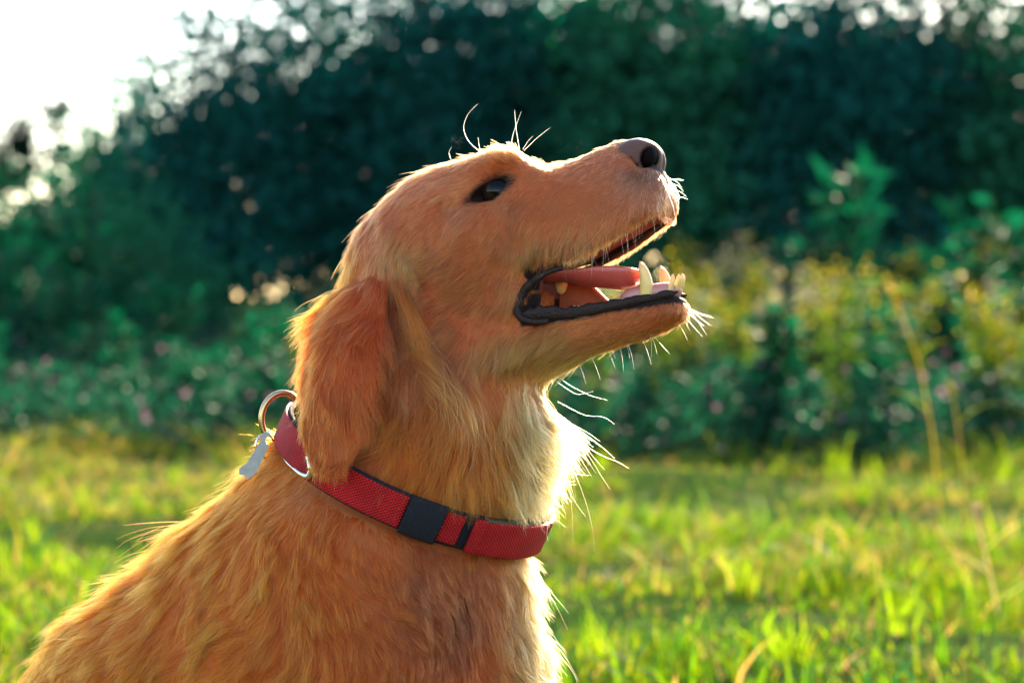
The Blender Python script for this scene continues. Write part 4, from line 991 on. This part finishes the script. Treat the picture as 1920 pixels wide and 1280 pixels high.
# steel loop and ring at the nape
def ring_path(c, ax1, ax2, r1, r2, n_=40, a0=0, a1=2 * PI):
    t = np.linspace(a0, a1, n_); return c + np.cos(t)[:, None] * r1 * ax1 + np.sin(t)[:, None] * r2 * ax2
def P3(x, y, v): a_, z_, v_ = from_px(x, y, v); return to_world(np.array(float(a_)), np.array(float(z_)), np.array(float(v_)))
lp = np.array([P3(548, 758, -40), P3(523, 832, -84), P3(523, 843, -100), P3(545, 862, -158), P3(572, 879, -196), P3(590, 884, -212), P3(598, 868, -216), P3(592, 845, -208)])
tt_ = np.linspace(0, len(lp) - 1, 60); lpc = np.stack([np.interp(tt_, range(len(lp)), lp[:, k]) for k in range(3)], 1)
kern = np.ones(5) / 5; lpc = np.stack([np.convolve(np.pad(lpc[:, k], 2, mode='edge'), kern, 'valid') for k in range(3)], 1)
V_, F_ = tube(lpc, np.concatenate([np.full(30, 3.2), np.linspace(3.2, 6.5, 20), np.full(10, 9)]) * S, 10); mesh_np('steel_loop', V_, F_, m_steel, collar)
X1, Z1_ = np.array([1., 0, 0]), np.array([0, 0, 1.])
c_ = P3(522, 790, -20); V_, F_ = tube(ring_path(c_, np.array([.96, .25, 0]), Z1_, 41 * S, 50 * S, 48), 6.2 * S, 10, cap=False)
mesh_np('leash_ring', V_, F_, m_brass, collar)
m_tag = noisy(simple('worn_tag', (.30, .27, .22), .5, .4, metal=.2), 200, .3, .2)
# bone-shaped tag
tagE = empty('identity_tag', (0, 0, 0), label='thin pale metal tag hanging from the collar ring onto the golden back fur', cat='dog tag')
outl = [(0, 8), (6, 13), (14, 12), (18, 6), (17, 0), (40, -6), (66, -14), (84, -13), (92, -7), (90, 0), (95, 8), (89, 15), (80, 15), (72, 11), (46, 14), (22, 18), (14, 24), (5, 23), (-2, 17)]
ol = np.array(outl, float); th_ = math.radians(130); ol = ol @ np.array([[math.cos(th_), math.sin(th_)], [-math.sin(th_), math.cos(th_)]])
fr = [P3(515 + x, 822 + y, -96 - .25 * y - k * 5) for k in (0, 1) for x, y in ol]
n_o = len(ol); me = bpy.data.meshes.new('plate')
me.from_pydata([tuple(p) for p in fr], [], [tuple(range(n_o)), tuple(range(2 * n_o - 1, n_o - 1, -1))] + [(i, i + n_o, (i + 1) % n_o + n_o, (i + 1) % n_o) for i in range(n_o)])
me.materials.append(m_tag); place('plate', me, tagE)
c_ = P3(492, 838, -70); V_, F_ = tube(ring_path(c_, np.array([.8, .6, 0]), Z1_, 20 * S, 22 * S, 32), 2.2 * S, 8, cap=False); mesh_np('split_ring', V_, F_, m_steel, tagE)

# ---- whiskers and single long hairs
def hairs(name, lines, rad, col, parent):
    K = 14; out_ = []
    for L in lines:
        q = np.array([P3(x, y, v) for x, y, v in L]); d_ = np.r_[0, np.cumsum(np.linalg.norm(np.diff(q, axis=0), axis=1))]; t = np.linspace(0, d_[-1], K)
        c = np.stack([np.interp(t, d_, q[:, k]) for k in range(3)], 1)
        for _ in range(2): c[1:-1] = (c[:-2] + 2 * c[1:-1] + c[2:]) / 4
        out_.append(c)
    A = np.array(out_); add_hair(name, A, rad * np.linspace(1, .25, K)[None], np.tile(col, (len(A), 1)) * np.clip(rng.normal(1, .25, (len(A), 1)), .4, 1.5), m_fur, parent)
WH = [[(906, 292, -50), (880, 272, -52), (868, 245, -54), (878, 218, -56), (897, 201, -58)], [(902, 292, -40), (899, 275, -42), (897, 262, -44)], [(846, 300, -30), (842, 288, -32), (848, 277, -34)],
      [(957, 285, -30), (962, 255, -32), (977, 216, -36)], [(974, 285, -20), (968, 250, -22), (965, 212, -24)], [(980, 285, -40), (990, 270, -44), (999, 261, -46)], [(982, 288, -44), (1005, 266, -48), (1030, 247, -52)]]
for i in range(20):      # upper lip
    u = i / 19; x = 1060 + 190 * u + rng.normal(0, 5); y = np.interp(x, [1050, 1096, 1151, 1200, 1245], [500, 484, 452, 418, 372]) - rng.uniform(0, 14)
    L = rng.uniform(25, 60); dx = rng.uniform(-.25, .3) + .45 * (u > .85); WH.append([(x, y, -80 + 20 * u), (x + dx * L * .5, y + L * .55, -92 + 20 * u), (x + dx * L * .7, y + L, -94 + 20 * u)])
for i in range(6):      # front of the muzzle and chin
    y = rng.uniform(330, 400); x = np.interp(y, [330, 350, 375, 400], [1246, 1256, 1262, 1250]); L = rng.uniform(14, 26); a_ = rng.uniform(-.1, .9)
    WH.append([(x - 6, y, -10), (x + L * .5 * math.cos(a_), y + L * .5 * math.sin(a_), -12), (x + L * math.cos(a_), y + L * math.sin(a_) + 3, -12)])
for i in range(20):
    q = rng.random(); x = 1290 - 210 * q ** 1.3; y = np.interp(x, [1080, 1120, 1200, 1265, 1290], [672, 655, 634, 606, 580]); L = rng.uniform(20, 50); a_ = np.interp(x, [1080, 1250, 1290], [1.5, 1.25, .5]) + rng.normal(0, .25)
    WH.append([(x - 5, y - 6, -14), (x + L * .5 * math.cos(a_), y + L * .5 * math.sin(a_), -16), (x + L * math.cos(a_), y + L * math.sin(a_), -18)])
WH += [[(1095, 405, -95), (1090, 440, -110), (1098, 475, -118), (1112, 500, -120)], [(1080, 430, -95), (1040, 480, -110), (1005, 530, -116), (993, 560, -116)], [(1130, 420, -95), (1100, 460, -108), (1060, 495, -114)],
       [(1025, 690, 0), (1070, 722, 0), (1108, 740, 0), (1136, 746, 0)], [(1045, 750, 0), (1095, 776, 0), (1130, 775, 0), (1148, 790, 0)], [(1030, 705, 0), (1080, 738, 0), (1110, 730, 0)]]
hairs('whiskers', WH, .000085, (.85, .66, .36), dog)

LK = []
for i in range(190):
    u = rng.random(); w_ = rng.normal(0, 1.3) + 1.5 * (u - .5)
    x0, y0 = 738 + 26 * u + rng.normal(0, 5), 520 + 40 * u + rng.normal(0, 8); L = rng.uniform(.75, 1.15)
    LK.append([(x0, y0, -150), (x0 + 34 * L + 6 * w_, y0 + 70 * L, -172), (x0 + 50 * L + 10 * w_, y0 + 140 * L, -178), (x0 + 62 * L + 18 * w_ * L, y0 + 205 * L, -180)])
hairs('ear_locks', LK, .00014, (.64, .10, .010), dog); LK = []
for i in range(70):
    w_ = rng.normal(0, 1.5); x0, y0 = 775 + rng.normal(0, 14), 660 + rng.normal(0, 18); L = rng.uniform(.7, 1.15)
    LK.append([(x0, y0, -172), (x0 + 40 * L, y0 + 36 * L + 5 * w_, -198), (x0 + 82 * L + 6 * w_, y0 + 70 * L + 9 * w_, -206), (x0 + 106 * L + 12 * w_, y0 + 135 * L, -210), (x0 + 84 * L + 20 * w_, y0 + 200 * L, -210)])
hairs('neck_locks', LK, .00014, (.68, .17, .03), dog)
